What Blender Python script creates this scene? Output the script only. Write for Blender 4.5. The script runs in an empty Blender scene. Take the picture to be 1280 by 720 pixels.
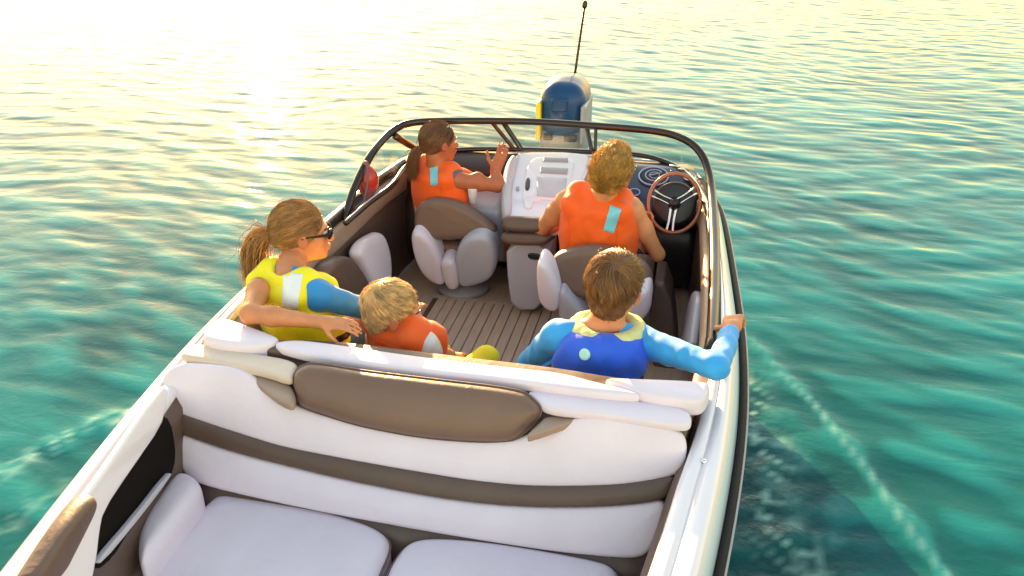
import bpy, math, numpy as np
from mathutils import Vector, Matrix
from mathutils.bvhtree import BVHTree
rng = np.random.default_rng(7)
R = math.radians
scene = bpy.context.scene
COL = scene.collection
A = np.array

# ------------------------------------------------------------------ camera
FPX = 1066.0; PITCH = R(26.9); YAW = R(12.0); CAM = A([0, 0, 2.6])
FW = A([-math.sin(YAW)*math.cos(PITCH), math.cos(YAW)*math.cos(PITCH), -math.sin(PITCH)])
RT = A([math.cos(YAW), math.sin(YAW), 0.0]); UP = np.cross(RT, FW)
cd = bpy.data.cameras.new('camera'); cam = bpy.data.objects.new('camera', cd); COL.objects.link(cam)
cd.sensor_width = 36; cd.lens = FPX/1280*36; cd.clip_end = 6000; cd.clip_start = .05
cam.matrix_world = Matrix(((RT[0], UP[0], -FW[0], CAM[0]), (RT[1], UP[1], -FW[1], CAM[1]), (RT[2], UP[2], -FW[2], CAM[2]), (0, 0, 0, 1)))
scene.camera = cam

def ray(px, py): return FW + RT*((px-640)/FPX) - UP*((py-360)/FPX)
def onz(px, py, z): r = ray(px, py); return CAM + r*((z-CAM[2])/r[2])
def ony(px, py, y): r = ray(px, py); return CAM + r*(y/r[1])
def onx(px, py, x): r = ray(px, py); return CAM + r*(x/r[0])
def onplane(px, py, O, N): r = ray(px, py); return CAM + r*(np.dot(A(O)-CAM, N)/np.dot(r, N))

# ------------------------------------------------------------------ materials
def mat(name, color, rough=.5, metal=0, bump=0, bscale=200, var=0, vscale=6, coat=0, sss=0, spec=.5, trans=0, sheen=0, bdist=.002, dark=None):
    m = bpy.data.materials.new(name); m.use_nodes = True
    nt = m.node_tree; b = nt.nodes['Principled BSDF']; L = nt.links.new
    b.inputs['Base Color'].default_value = (*color, 1); b.inputs['Roughness'].default_value = rough
    b.inputs['Metallic'].default_value = metal; b.inputs['Coat Weight'].default_value = coat
    b.inputs['Coat Roughness'].default_value = .06; b.inputs['Specular IOR Level'].default_value = spec
    if sss:
        b.inputs['Subsurface Weight'].default_value = sss; b.inputs['Subsurface Radius'].default_value = (1, .35, .2); b.inputs['Subsurface Scale'].default_value = .012
    if sheen:
        b.inputs['Sheen Weight'].default_value = sheen; b.inputs['Sheen Roughness'].default_value = .5
    tc = nt.nodes.new('ShaderNodeTexCoord')
    if var:
        n = nt.nodes.new('ShaderNodeTexNoise'); n.inputs['Scale'].default_value = vscale; n.inputs['Detail'].default_value = 6
        L(tc.outputs['Object'], n.inputs['Vector'])
        r = nt.nodes.new('ShaderNodeValToRGB'); L(n.outputs['Fac'], r.inputs['Fac'])
        d = dark or tuple(c*(1-var) for c in color)
        r.color_ramp.elements[0].position = .3; r.color_ramp.elements[1].position = .7
        r.color_ramp.elements[0].color = (*d, 1); r.color_ramp.elements[1].color = (*[min(1, c*(1+var*.35)) for c in color], 1)
        L(r.outputs['Color'], b.inputs['Base Color'])
        mr = nt.nodes.new('ShaderNodeMapRange'); mr.inputs['To Min'].default_value = max(.02, rough-.08); mr.inputs['To Max'].default_value = min(1, rough+.08)
        L(n.outputs['Fac'], mr.inputs['Value']); L(mr.outputs['Result'], b.inputs['Roughness'])
    if bump:
        n2 = nt.nodes.new('ShaderNodeTexNoise'); n2.inputs['Scale'].default_value = bscale; n2.inputs['Detail'].default_value = 3
        L(tc.outputs['Object'], n2.inputs['Vector'])
        bp = nt.nodes.new('ShaderNodeBump'); bp.inputs['Strength'].default_value = bump; bp.inputs['Distance'].default_value = bdist
        L(n2.outputs['Fac'], bp.inputs['Height']); L(bp.outputs['Normal'], b.inputs['Normal'])
    if trans:
        t = nt.nodes.new('ShaderNodeBsdfTranslucent'); t.inputs['Color'].default_value = (*[min(1, c*1.6+.05) for c in color], 1)
        mx = nt.nodes.new('ShaderNodeMixShader'); mx.inputs[0].default_value = trans
        L(b.outputs[0], mx.inputs[1]); L(t.outputs[0], mx.inputs[2]); L(mx.outputs[0], nt.nodes['Material Output'].inputs['Surface'])
    return m

M = dict(
 gel=mat('white_gelcoat', (.80, .76, .82), .22, coat=.6, var=.05, vscale=3),
 hull=mat('pale_blue_hull', (.50, .60, .66), .2, coat=.7, var=.05, vscale=2),
 rubber=mat('black_rubber', (.016, .015, .015), .6, bump=.2, spec=.2),
 vinyl=mat('white_vinyl', (.80, .71, .80), .42, bump=.25, bscale=420, var=.06, vscale=5, bdist=.001),
 cream=mat('cream_vinyl', (.70, .56, .46), .42, bump=.25, bscale=420, var=.06, vscale=5, bdist=.001),
 brown=mat('brown_vinyl', (.12, .072, .055), .42, bump=.3, bscale=380, var=.12, vscale=6, bdist=.001),
 pit=mat('painted_recess_shade', (.008, .006, .005), .9, spec=.1),  # shade of the storage opening, put into the colour
 taupe=mat('taupe_vinyl', (.185, .108, .080), .42, bump=.3, bscale=380, var=.10, vscale=6, bdist=.001),
 tan=mat('tan_vinyl', (.36, .25, .19), .42, bump=.3, bscale=380, var=.10, vscale=6, bdist=.001),
 dark=mat('dark_brown_liner', (.035, .024, .022), .6, bump=.3, bscale=90, var=.2),
 black=mat('black_plastic', (.014, .014, .017), .35, bump=.1, bscale=200),
 navy=mat('navy_dash', (.012, .02, .055), .3, coat=.4),
 frame=mat('dark_bronze_metal', (.035, .027, .024), .28, metal=.6, coat=.4),
 wframe=mat('brown_bronze_metal', (.12, .05, .025), .3, metal=.6, coat=.3),
 chrome=mat('chrome', (.8, .8, .8), .12, metal=1),
 grey=mat('grey_plastic', (.32, .32, .35), .4, bump=.1),
 lav=mat('light_grey_plastic', (.50, .48, .54), .35, bump=.1, var=.05),
 wood=mat('varnished_orange_wood', (.36, .10, .03), .25, coat=.8, var=.3, vscale=25),
 gauge=mat('gauge_ring', (.30, .42, .65), .3),
 cowl=mat('blue_cowl', (.004, .055, .16), .3, spec=.3, coat=.1, var=.15, vscale=5),
 cowly=mat('yellow_cowl_stripe', (.85, .60, .02), .3, coat=.5),
 skin=mat('skin', (.66, .26, .12), .5, sss=.15, bump=.15, bscale=260, var=.14, vscale=22),
 skint=mat('tanned_skin', (.46, .14, .06), .5, sss=.12, bump=.15, bscale=260, var=.14, vscale=22),
 vorange=mat('orange_vest_cloth', (.95, .115, .004), .62, bump=.5, bscale=900, sheen=.15, var=.06, bdist=.001),
 vyellow=mat('yellow_vest_cloth', (.98, .86, .004), .62, bump=.5, bscale=900, sheen=.15, var=.06, bdist=.001),
 cyan=mat('cyan_jersey', (.001, .38, .88), .7, bump=.5, bscale=800, sheen=.2, var=.10, vscale=9, bdist=.001),
 teal=mat('teal_blue_shirt', (.001, .27, .66), .7, bump=.5, bscale=800, sheen=.2, var=.1, vscale=9, bdist=.001),
 royal=mat('royal_blue_jersey', (.002, .115, .80), .7, bump=.5, bscale=800, sheen=.2, var=.12, vscale=9, bdist=.001),
 lining=mat('pale_yellow_lining', (.72, .70, .32), .8, bump=.4, bscale=300, var=.15, vscale=30),
 red=mat('red_jersey', (.55, .03, .02), .7, bump=.4, bscale=700),
 greyshirt=mat('grey_shirt', (.13, .12, .13), .75, bump=.4, bscale=600),
 whiteshirt=mat('white_shirt', (.72, .70, .68), .75, bump=.4, bscale=600, var=.05),
 shorts=mat('dark_shorts', (.03, .05, .07), .75, bump=.4, bscale=600),
 yshorts=mat('yellow_shorts', (.85, .72, .02), .7, bump=.4, bscale=600),
 pinkshorts=mat('peach_shorts', (.70, .30, .18), .7, bump=.4, bscale=600),
 patch=mat('light_blue_reflective', (.16, .62, .78), .3, bump=.3, bscale=1200),
 patchw=mat('white_reflective', (.80, .86, .88), .3, bump=.3, bscale=1200),
 mint=mat('mint_emblem', (.35, .82, .72), .5),
 redball=mat('red_vinyl_fender', (.50, .022, .015), .35, coat=.3, var=.15),
 hairb=mat('light_brown_hair', (.52, .25, .075), .42, spec=.6, var=.3, vscale=40, trans=.16),
 hairs=mat('short_brown_hair', (.34, .15, .04), .42, spec=.6, trans=.14),
 hairg=mat('golden_brown_hair', (.72, .40, .09), .42, spec=.6, var=.35, vscale=40, trans=.14),
 haird=mat('dark_blond_hair', (.92, .60, .27), .42, spec=.6, var=.3, vscale=40, trans=.16),
 hairk=mat('brown_hair', (.26, .11, .045), .42, spec=.6, var=.3, vscale=40, trans=.2),
 lens=mat('dark_lens', (.004, .004, .006), .3, spec=.3),
 eyew=mat('eye_white', (.75, .72, .68), .15, coat=1),
 iris=mat('iris', (.05, .03, .02), .15, coat=1),
 cup=mat('clear_plastic_cup', (.75, .78, .80), .15, coat=.5),
)
def glass_mat():
    m = bpy.data.materials.new('windscreen_glass'); m.use_nodes = True; nt = m.node_tree; nt.nodes.clear(); L = nt.links.new
    o = nt.nodes.new('ShaderNodeOutputMaterial'); t = nt.nodes.new('ShaderNodeBsdfTransparent'); t.inputs[0].default_value = (.90, .91, .89, 1)
    g = nt.nodes.new('ShaderNodeBsdfGlossy'); g.inputs['Roughness'].default_value = .03
    f = nt.nodes.new('ShaderNodeLayerWeight'); f.inputs[0].default_value = .12; mx = nt.nodes.new('ShaderNodeMixShader')
    ml = nt.nodes.new('ShaderNodeMath'); ml.operation = 'MULTIPLY'; ml.inputs[1].default_value = .35; L(f.outputs['Facing'], ml.inputs[0]); L(ml.outputs[0], mx.inputs[0]); L(t.outputs[0], mx.inputs[1]); L(g.outputs[0], mx.inputs[2]); L(mx.outputs[0], o.inputs[0])
    return m
M['glass'] = glass_mat()
for key in ('hairb', 'hairg', 'haird', 'hairk', 'hairs'):          # every lock its own tone
    nt = M[key].node_tree; b = nt.nodes['Principled BSDF']; base = tuple(b.inputs['Base Color'].default_value)
    for l in list(b.inputs['Base Color'].links): nt.links.remove(l)
    at = nt.nodes.new('ShaderNodeAttribute'); at.attribute_name = 'tone'; vm = nt.nodes.new('ShaderNodeVectorMath'); vm.operation = 'SCALE'
    vm.inputs[0].default_value = base[:3]; b.inputs['Specular IOR Level'].default_value = .9; b.inputs['Roughness'].default_value = .34; nt.links.new(at.outputs['Fac'], vm.inputs['Scale']); nt.links.new(vm.outputs[0], b.inputs['Base Color'])
# soft creases in the upholstery
for key in ('vinyl', 'cream', 'taupe', 'brown', 'tan'):
    nt = M[key].node_tree; bp = [n for n in nt.nodes if n.type == 'BUMP'][0]; geo = nt.nodes.new('ShaderNodeNewGeometry')
    n = nt.nodes.new('ShaderNodeTexNoise'); n.inputs['Scale'].default_value = 9; n.inputs['Detail'].default_value = 5; n.inputs['Distortion'].default_value = 1.2; nt.links.new(geo.outputs['Position'], n.inputs['Vector'])
    b2 = nt.nodes.new('ShaderNodeBump'); b2.inputs['Strength'].default_value = .6; b2.inputs['Distance'].default_value = .006; nt.links.new(n.outputs['Fac'], b2.inputs['Height']); nt.links.new(b2.outputs[0], bp.inputs['Normal'])

# ------------------------------------------------------------------ object helpers
def empty(name, loc, label=None, cat=None, group=None):
    o = bpy.data.objects.new(name, None); COL.objects.link(o); o.location = Vector(loc); o.empty_display_size = .1
    if label: o['label'] = label
    if cat: o['category'] = cat
    if group: o['group'] = group
    return o
ORG = {}
def link(name, verts, faces, m, parent=None, smooth=True, label=None):
    """verts in WORLD space; kept there by undoing the parents' offsets"""
    verts = np.asarray(verts, float).reshape(-1, 3)
    me = bpy.data.meshes.new(name)
    o = bpy.data.objects.new(name, me); COL.objects.link(o)
    c = verts.mean(0); ORG[o.name] = c
    par = A([0., 0, 0])
    if parent is not None:
        o.parent = parent
        par = ORG[parent.name] if parent.name in ORG else A(parent.location)
    o.location = Vector(c-par)
    v = verts-c
    if isinstance(faces, np.ndarray):
        nf, k = faces.shape
        me.vertices.add(len(v)); me.vertices.foreach_set('co', v.astype(np.float32).ravel())
        me.loops.add(nf*k); me.loops.foreach_set('vertex_index', faces.astype(np.int32).ravel())
        me.polygons.add(nf); me.polygons.foreach_set('loop_start', np.arange(0, nf*k, k, dtype=np.int32)); me.polygons.foreach_set('loop_total', np.full(nf, k, dtype=np.int32))
        me.update(calc_edges=True); me.validate()
    else:
        me.from_pydata([tuple(p) for p in v], [], [tuple(f) for f in faces]); me.update()
    if smooth: me.polygons.foreach_set('use_smooth', [True]*len(me.polygons))
    if m is not None: me.materials.append(m)
    if label: o['label'] = label
    return o

# ------------------------------------------------------------------ implicit surface engine
class F:
    def __init__(s, res, lo, hi):
        s.h = res; s.lo = A(lo, float)-3*res; n = np.ceil((A(hi)-s.lo)/res).astype(int)+4
        s.n = n; s.G = np.full(n, 1.0, np.float32); s.ax = [(s.lo[i]+res*np.arange(n[i])).astype(np.float32) for i in range(3)]
    def _blk(s, lo, hi, m):
        a = np.clip(np.floor((A(lo)-m-s.lo)/s.h).astype(int), 0, s.n-1); b = np.clip(np.ceil((A(hi)+m-s.lo)/s.h).astype(int)+1, 1, s.n)
        b = np.maximum(b, a+1)
        sl = tuple(slice(a[i], b[i]) for i in range(3))
        X = s.ax[0][sl[0]][:, None, None]; Y = s.ax[1][sl[1]][None, :, None]; Zz = s.ax[2][sl[2]][None, None, :]
        return sl, X, Y, Zz
    def _put(s, sl, d, k, sub):
        g = s.G[sl]
        if sub:
            if k > 0:
                h = np.clip(.5-.5*(g+d)/k, 0, 1); s.G[sl] = g*(1-h)+(-d)*h+k*h*(1-h)
            else: s.G[sl] = np.maximum(g, -d)
        else:
            if k > 0:
                h = np.clip(.5+.5*(g-d)/k, 0, 1); s.G[sl] = g*(1-h)+d*h-k*h*(1-h)
            else: s.G[sl] = np.minimum(g, d)
    def cone(s, a, b, ra, rb, k=.01, sub=False):
        a = A(a, float); b = A(b, float); r = max(ra, rb)
        sl, X, Y, Zz = s._blk(np.minimum(a, b)-r, np.maximum(a, b)+r, k+.03)
        ba = b-a; L2 = max(float(ba@ba), 1e-9)
        h = np.clip(((X-a[0])*ba[0]+(Y-a[1])*ba[1]+(Zz-a[2])*ba[2])/L2, 0, 1)
        d = np.sqrt((X-a[0]-h*ba[0])**2+(Y-a[1]-h*ba[1])**2+(Zz-a[2]-h*ba[2])**2)-(ra+(rb-ra)*h)
        s._put(sl, d, k, sub); return s
    def ell(s, c, r, k=.01, rot=None, sub=False):
        c = A(c, float); r = A(r, float); q = np.eye(3) if rot is None else A(rot)   # columns = local axes
        ext = np.sqrt(((q*r)**2).sum(1))
        sl, X, Y, Zz = s._blk(c-ext, c+ext, k+.03)
        dx, dy, dz = X-c[0], Y-c[1], Zz-c[2]
        l = [dx*q[0, i]+dy*q[1, i]+dz*q[2, i] for i in range(3)]
        k0 = np.sqrt((l[0]/r[0])**2+(l[1]/r[1])**2+(l[2]/r[2])**2); k1 = np.sqrt((l[0]/r[0]**2)**2+(l[1]/r[1]**2)**2+(l[2]/r[2]**2)**2)+1e-9
        s._put(sl, k0*(k0-1)/k1, k, sub); return s
    def box(s, c, hf, r=.01, k=.01, rot=None, sub=False, bend=0):
        c = A(c, float); hf = A(hf, float); q = np.eye(3) if rot is None else A(rot)
        ext = (np.abs(q)*hf).sum(1)
        sl, X, Y, Zz = s._blk(c-ext, c+ext, k+.03+abs(bend)*float(hf[0])**2)
        dx, dy, dz = X-c[0], Y-c[1], Zz-c[2]
        l = [dx*q[0, i]+dy*q[1, i]+dz*q[2, i] for i in range(3)]
        if bend: l[1] = l[1]-bend*l[0]**2
        u = [np.abs(l[i])-(hf[i]-r) for i in range(3)]
        d = np.sqrt(np.maximum(u[0], 0)**2+np.maximum(u[1], 0)**2+np.maximum(u[2], 0)**2)+np.minimum(np.maximum(np.maximum(u[0], u[1]), u[2]), 0)-r
        s._put(sl, d, k, sub); return s
    def fold(s, amp, freq, seed=0, fn=None, band=.03):
        """cloth folds / unevenness"""
        r = np.random.default_rng(seed); X, Y, Zz = s.ax[0][:, None, None], s.ax[1][None, :, None], s.ax[2][None, None, :]
        D = np.zeros(s.n, np.float32)
        for i in range(5):
            d = r.normal(size=3); d /= np.linalg.norm(d); f = freq*(.6+.9*r.random()); d2 = r.normal(size=3); p = r.random(2)*6
            D += np.sin((X*d[0]+Y*d[1]+Zz*d[2])*f+p[0]+1.5*np.sin((X*d2[0]+Y*d2[1]+Zz*d2[2])*f*.5+p[1]))
        s.G -= (D*(amp/3)*np.exp(-(s.G/band)**2)).astype(np.float32); return s
    def mesh(s, sm=1):
        return surface(s.G, s.lo, s.h, sm)

def surface(G, lo, h, sm=1):
    G = np.pad(G, 1, constant_values=1.0); lo = lo-h
    S = G < 0
    n = A(G.shape)
    c = np.zeros(n-1, np.int8)
    for i in (0, 1):
        for j in (0, 1):
            for k in (0, 1): c += S[i:n[0]-1+i, j:n[1]-1+j, k:n[2]-1+k]
    act = (c > 0) & (c < 8); idx = np.argwhere(act)
    ids = np.full(n-1, -1, np.int64); ids[act] = np.arange(len(idx))
    acc = np.zeros((len(idx), 3)); cnt = np.zeros(len(idx))
    cor = [(i, j, k) for i in (0, 1) for j in (0, 1) for k in (0, 1)]
    for a in range(8):
        for b in range(a+1, 8):
            ca, cb = A(cor[a]), A(cor[b])
            if np.abs(ca-cb).sum() != 1: continue
            ia, ib = idx+ca, idx+cb
            ga = G[ia[:, 0], ia[:, 1], ia[:, 2]].astype(float); gb = G[ib[:, 0], ib[:, 1], ib[:, 2]].astype(float)
            m = (ga < 0) != (gb < 0); t = ga[m]/(ga[m]-gb[m])
            acc[m] += ca+(cb-ca)*t[:, None]; cnt[m] += 1
    V = lo+h*(idx+acc/cnt[:, None])
    Fs = []
    for ax in range(3):
        o1, o2 = [(1, 2), (2, 0), (0, 1)][ax]
        a = [slice(1, n[i]-1) for i in range(3)]; b = list(a)
        a[ax] = slice(0, n[ax]-1); b[ax] = slice(1, n[ax])
        sa, sb = S[tuple(a)], S[tuple(b)]
        e = np.argwhere(sa != sb); flip = sa[tuple(e.T)]
        base = e+A([1, 1, 1]); base[:, ax] -= 1
        def cell(d1, d2):
            q = base.copy(); q[:, o1] -= d1; q[:, o2] -= d2; return ids[q[:, 0], q[:, 1], q[:, 2]]
        q = np.stack([cell(1, 1), cell(0, 1), cell(0, 0), cell(1, 0)], 1)
        q[~flip] = q[~flip][:, ::-1]; Fs.append(q)
    Fa = np.concatenate(Fs)
    for _ in range(sm):
        s = np.zeros_like(V); w = np.zeros(len(V))
        for k in range(4):
            for kk in (1, 3):
                np.add.at(s, Fa[:, k], V[Fa[:, (k+kk) % 4]]); np.add.at(w, Fa[:, k], 1)
        V = V*.4+.6*s/np.maximum(w, 1)[:, None]
    return V, Fa

def fuse(name, f, m, parent=None, sm=1, label=None, T=None):
    V, Fa = f.mesh(sm)
    if T is not None: V = V@A(T[0]).T+A(T[1])
    return link(name, V, Fa, m, parent, label=label)

def chaikin(P, n=2, closed=True):
    P = A(P, float)
    for _ in range(n):
        Q = np.roll(P, -1, 0) if closed else P[1:]
        B = P if closed else P[:-1]
        N_ = np.stack([B*.75+Q*.25, B*.25+Q*.75], 1).reshape(-1, P.shape[1])
        P = N_ if closed else np.vstack([P[:1], N_, P[-1:]])
    return P
def polysd(P, U, V):
    d = np.full(U.shape, 1e9); ins = np.zeros(U.shape, bool)
    for i in range(len(P)):
        a, b = P[i], P[(i+1) % len(P)]; e = b-a
        t = np.clip(((U-a[0])*e[0]+(V-a[1])*e[1])/max(e@e, 1e-12), 0, 1)
        d = np.minimum(d, np.hypot(U-a[0]-t*e[0], V-a[1]-t*e[1]))
        if a[1] != b[1]:
            c = ((a[1] > V) != (b[1] > V)) & (U < (b[0]-a[0])*(V-a[1])/(b[1]-a[1])+a[0]); ins ^= c
    return np.where(ins, -d, d)
def pad3(name, pts, m, parent, th=.06, r=.015, puff=.015, pl=.07, res=.006, N=None, smooth=2, bend=None, sm=2, label=None, groove=None, shrink=0, pipe=None):
    """upholstered / moulded panel: closed 3-D outline lying on a plane, thickness th behind it, rounded rim, swollen face"""
    P = A(pts, float); O = P.mean(0)
    if N is None:
        _, _, vt = np.linalg.svd(P-O); N = vt[2]
    N = A(N, float)/np.linalg.norm(N)
    if N@(CAM-O) < 0: N = -N
    U = np.cross([0, 0, 1.], N); U = A([1., 0, 0]) if np.linalg.norm(U) < .1 else U/np.linalg.norm(U)
    V = np.cross(N, U); Q = chaikin(np.stack([(P-O)@U, (P-O)@V], 1), smooth)
    lo = Q.min(0); hi = Q.max(0); top = puff+(abs(bend[1]) if bend else 0)
    f = F(res, [lo[0]-.02, lo[1]-.02, -th-.02], [hi[0]+.02, hi[1]+.02, top+.03])
    gu, gv = np.meshgrid(f.ax[0], f.ax[1], indexing='ij'); d2 = polysd(Q, gu, gv)+shrink
    ps = puff*np.sqrt(np.clip(1-(1-np.clip(-d2/pl, 0, 1))**2, 0, 1))
    if groove is not None: ps = ps-groove(gu, gv)
    W = f.ax[2][None, None, :]; half = th/2
    dw = np.abs(W-(ps/2)[:, :, None]+half)-(half+(ps/2)[:, :, None])
    a = d2[:, :, None]+r; b = dw+r
    f.G = (np.sqrt(np.maximum(a, 0)**2+np.maximum(b, 0)**2)+np.minimum(np.maximum(a, b), 0)-r).astype(np.float32)
    Vv, Fa = f.mesh(sm)
    if bend:
        Vv = Vv.copy(); Vv[:, 2] += bend[0](Vv[:, 0], Vv[:, 1])
    if pipe is not None:
        Qp = Q*(1-.0); pz = ps.max()*0+.0-r*.45; v_, f_ = tube(O+Qp[:, :1]*U+Qp[:, 1:2]*V+pz*N, .0042, 6, True); link('piping', v_, f_, M[pipe], parent)
    return link(name, O+Vv[:, :1]*U+Vv[:, 1:2]*V+Vv[:, 2:]*N, Fa, m, parent, label=label)
def padp(name, px, O, N, m, parent, **k):
    return pad3(name, [onplane(x, y, A(O, float), A(N, float)) for x, y in px], m, parent, N=N, **k)
def padz(name, px, z, m, parent, **k): return padp(name, px, [0, 0, z], [0, 0, 1], m, parent, **k)

def catmull(P, n=8, closed=False):
    P = A(P, float)
    E = np.vstack([P[-1:], P, P[:2]]) if closed else np.vstack([2*P[:1]-P[1:2], P, 2*P[-1:]-P[-2:-1]])
    out = []
    for i in range(1, len(E)-2):
        for j in range(n):
            t = j/n; a, b, c, d = E[i-1], E[i], E[i+1], E[i+2]
            out.append(.5*(2*b+(c-a)*t+(2*a-5*b+4*c-d)*t*t+(-a+3*b-3*c+d)*t**3))
    if not closed: out.append(E[-2])
    return A(out)
def tube(P, r, n=12, closed=False, flat=1., upv=(0, 0, 1)):
    P = A(P, float); r = np.broadcast_to(A(r, float), (len(P),))
    T = np.roll(P, -1, 0)-np.roll(P, 1, 0) if closed else np.gradient(P, axis=0)
    T /= np.linalg.norm(T, axis=1)[:, None]+1e-12; u = A(upv, float)
    V = []; 
    for i in range(len(P)):
        s_ = np.cross(T[i], u); 
        if np.linalg.norm(s_) < .05: s_ = np.cross(T[i], [1, 0, .3])
        s_ /= np.linalg.norm(s_); w = np.cross(s_, T[i])
        for k in range(n):
            a = 2*math.pi*k/n; V.append(P[i]+r[i]*(math.cos(a)*s_+flat*math.sin(a)*w))
    Fc = []; m_ = len(P)
    for i in range(m_ if closed else m_-1):
        for k in range(n): Fc.append((i*n+k, i*n+(k+1) % n, ((i+1) % m_)*n+(k+1) % n, ((i+1) % m_)*n+k))
    if not closed: Fc += [tuple(range(n))[::-1], tuple((m_-1)*n+k for k in range(n))]
    return V, Fc
def addtube(name, P, r, m, parent=None, n=12, closed=False, smooth_n=6, flat=1., label=None):
    Q = catmull(P, smooth_n, closed) if smooth_n else A(P, float)
    rr = r if np.isscalar(r) else np.interp(np.linspace(0, 1, len(Q)), np.linspace(0, 1, len(r)), r)
    v, f = tube(Q, rr, n, closed, flat); return link(name, v, f, m, parent, label=label)
def loft(name, rows, m, parent=None, close=False, label=None, smooth=True):
    rows = A(rows, float); a, b = rows.shape[:2]; V = rows.reshape(-1, 3); Fc = []
    for i in range(a-1):
        for j in range(b if close else b-1): Fc.append((i*b+j, i*b+(j+1) % b, (i+1)*b+(j+1) % b, (i+1)*b+j))
    return link(name, V, Fc, m, parent, smooth=smooth, label=label)
def merged(parts):
    V = []; Fc = []; o = 0
    for v, f in parts:
        v = [tuple(p) for p in v]; V += v; Fc += [tuple(int(i)+o for i in g) for g in f]; o += len(v)
    return V, Fc
def frameM(yaw, pitch=0, roll=0):
    """columns right, forward, up; yaw counter-clockwise from +y, pitch>0 looks down, roll>0 tips to the right"""
    m = Matrix.Rotation(R(yaw), 3, 'Z') @ Matrix.Rotation(-R(pitch), 3, 'X') @ Matrix.Rotation(R(roll), 3, 'Y')
    return A(m)
# ------------------------------------------------------------------ world, sun
SUN_AZ = 28.0; SUN_EL = 10.5          # degrees left of the boat's own axis, above the horizon
sd = A([-math.sin(R(SUN_AZ))*math.cos(R(SUN_EL)), math.cos(R(SUN_AZ))*math.cos(R(SUN_EL)), math.sin(R(SUN_EL))])
w = bpy.data.worlds.new('World'); scene.world = w; w.use_nodes = True
sky = w.node_tree.nodes.new('ShaderNodeTexSky'); sky.sky_type = 'NISHITA'; sky.sun_disc = False
sky.sun_elevation = R(SUN_EL); sky.sun_rotation = R(-SUN_AZ); sky.air_density = 1.7; sky.dust_density = .65; sky.ozone_density = 1.0
bg = w.node_tree.nodes['Background']; bg.inputs['Strength'].default_value = .15
w.node_tree.links.new(sky.outputs[0], bg.inputs[0])
ld = bpy.data.lights.new('sun', 'SUN'); ld.energy = 5.0; ld.angle = R(.6); ld.color = (1, .68, .32)
lo_ = bpy.data.objects.new('sun', ld); COL.objects.link(lo_); lo_.rotation_euler = Vector(sd).to_track_quat('Z', 'Y').to_euler(); lo_.location = (0, 0, 10)
scene.view_settings.view_transform = 'Standard'; scene.view_settings.look = 'None'; scene.view_settings.exposure = 1.9; scene.view_settings.gamma = 1
scene.view_settings.use_white_balance = True; scene.view_settings.white_balance_temperature = 7400; scene.view_settings.white_balance_tint = 20

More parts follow.
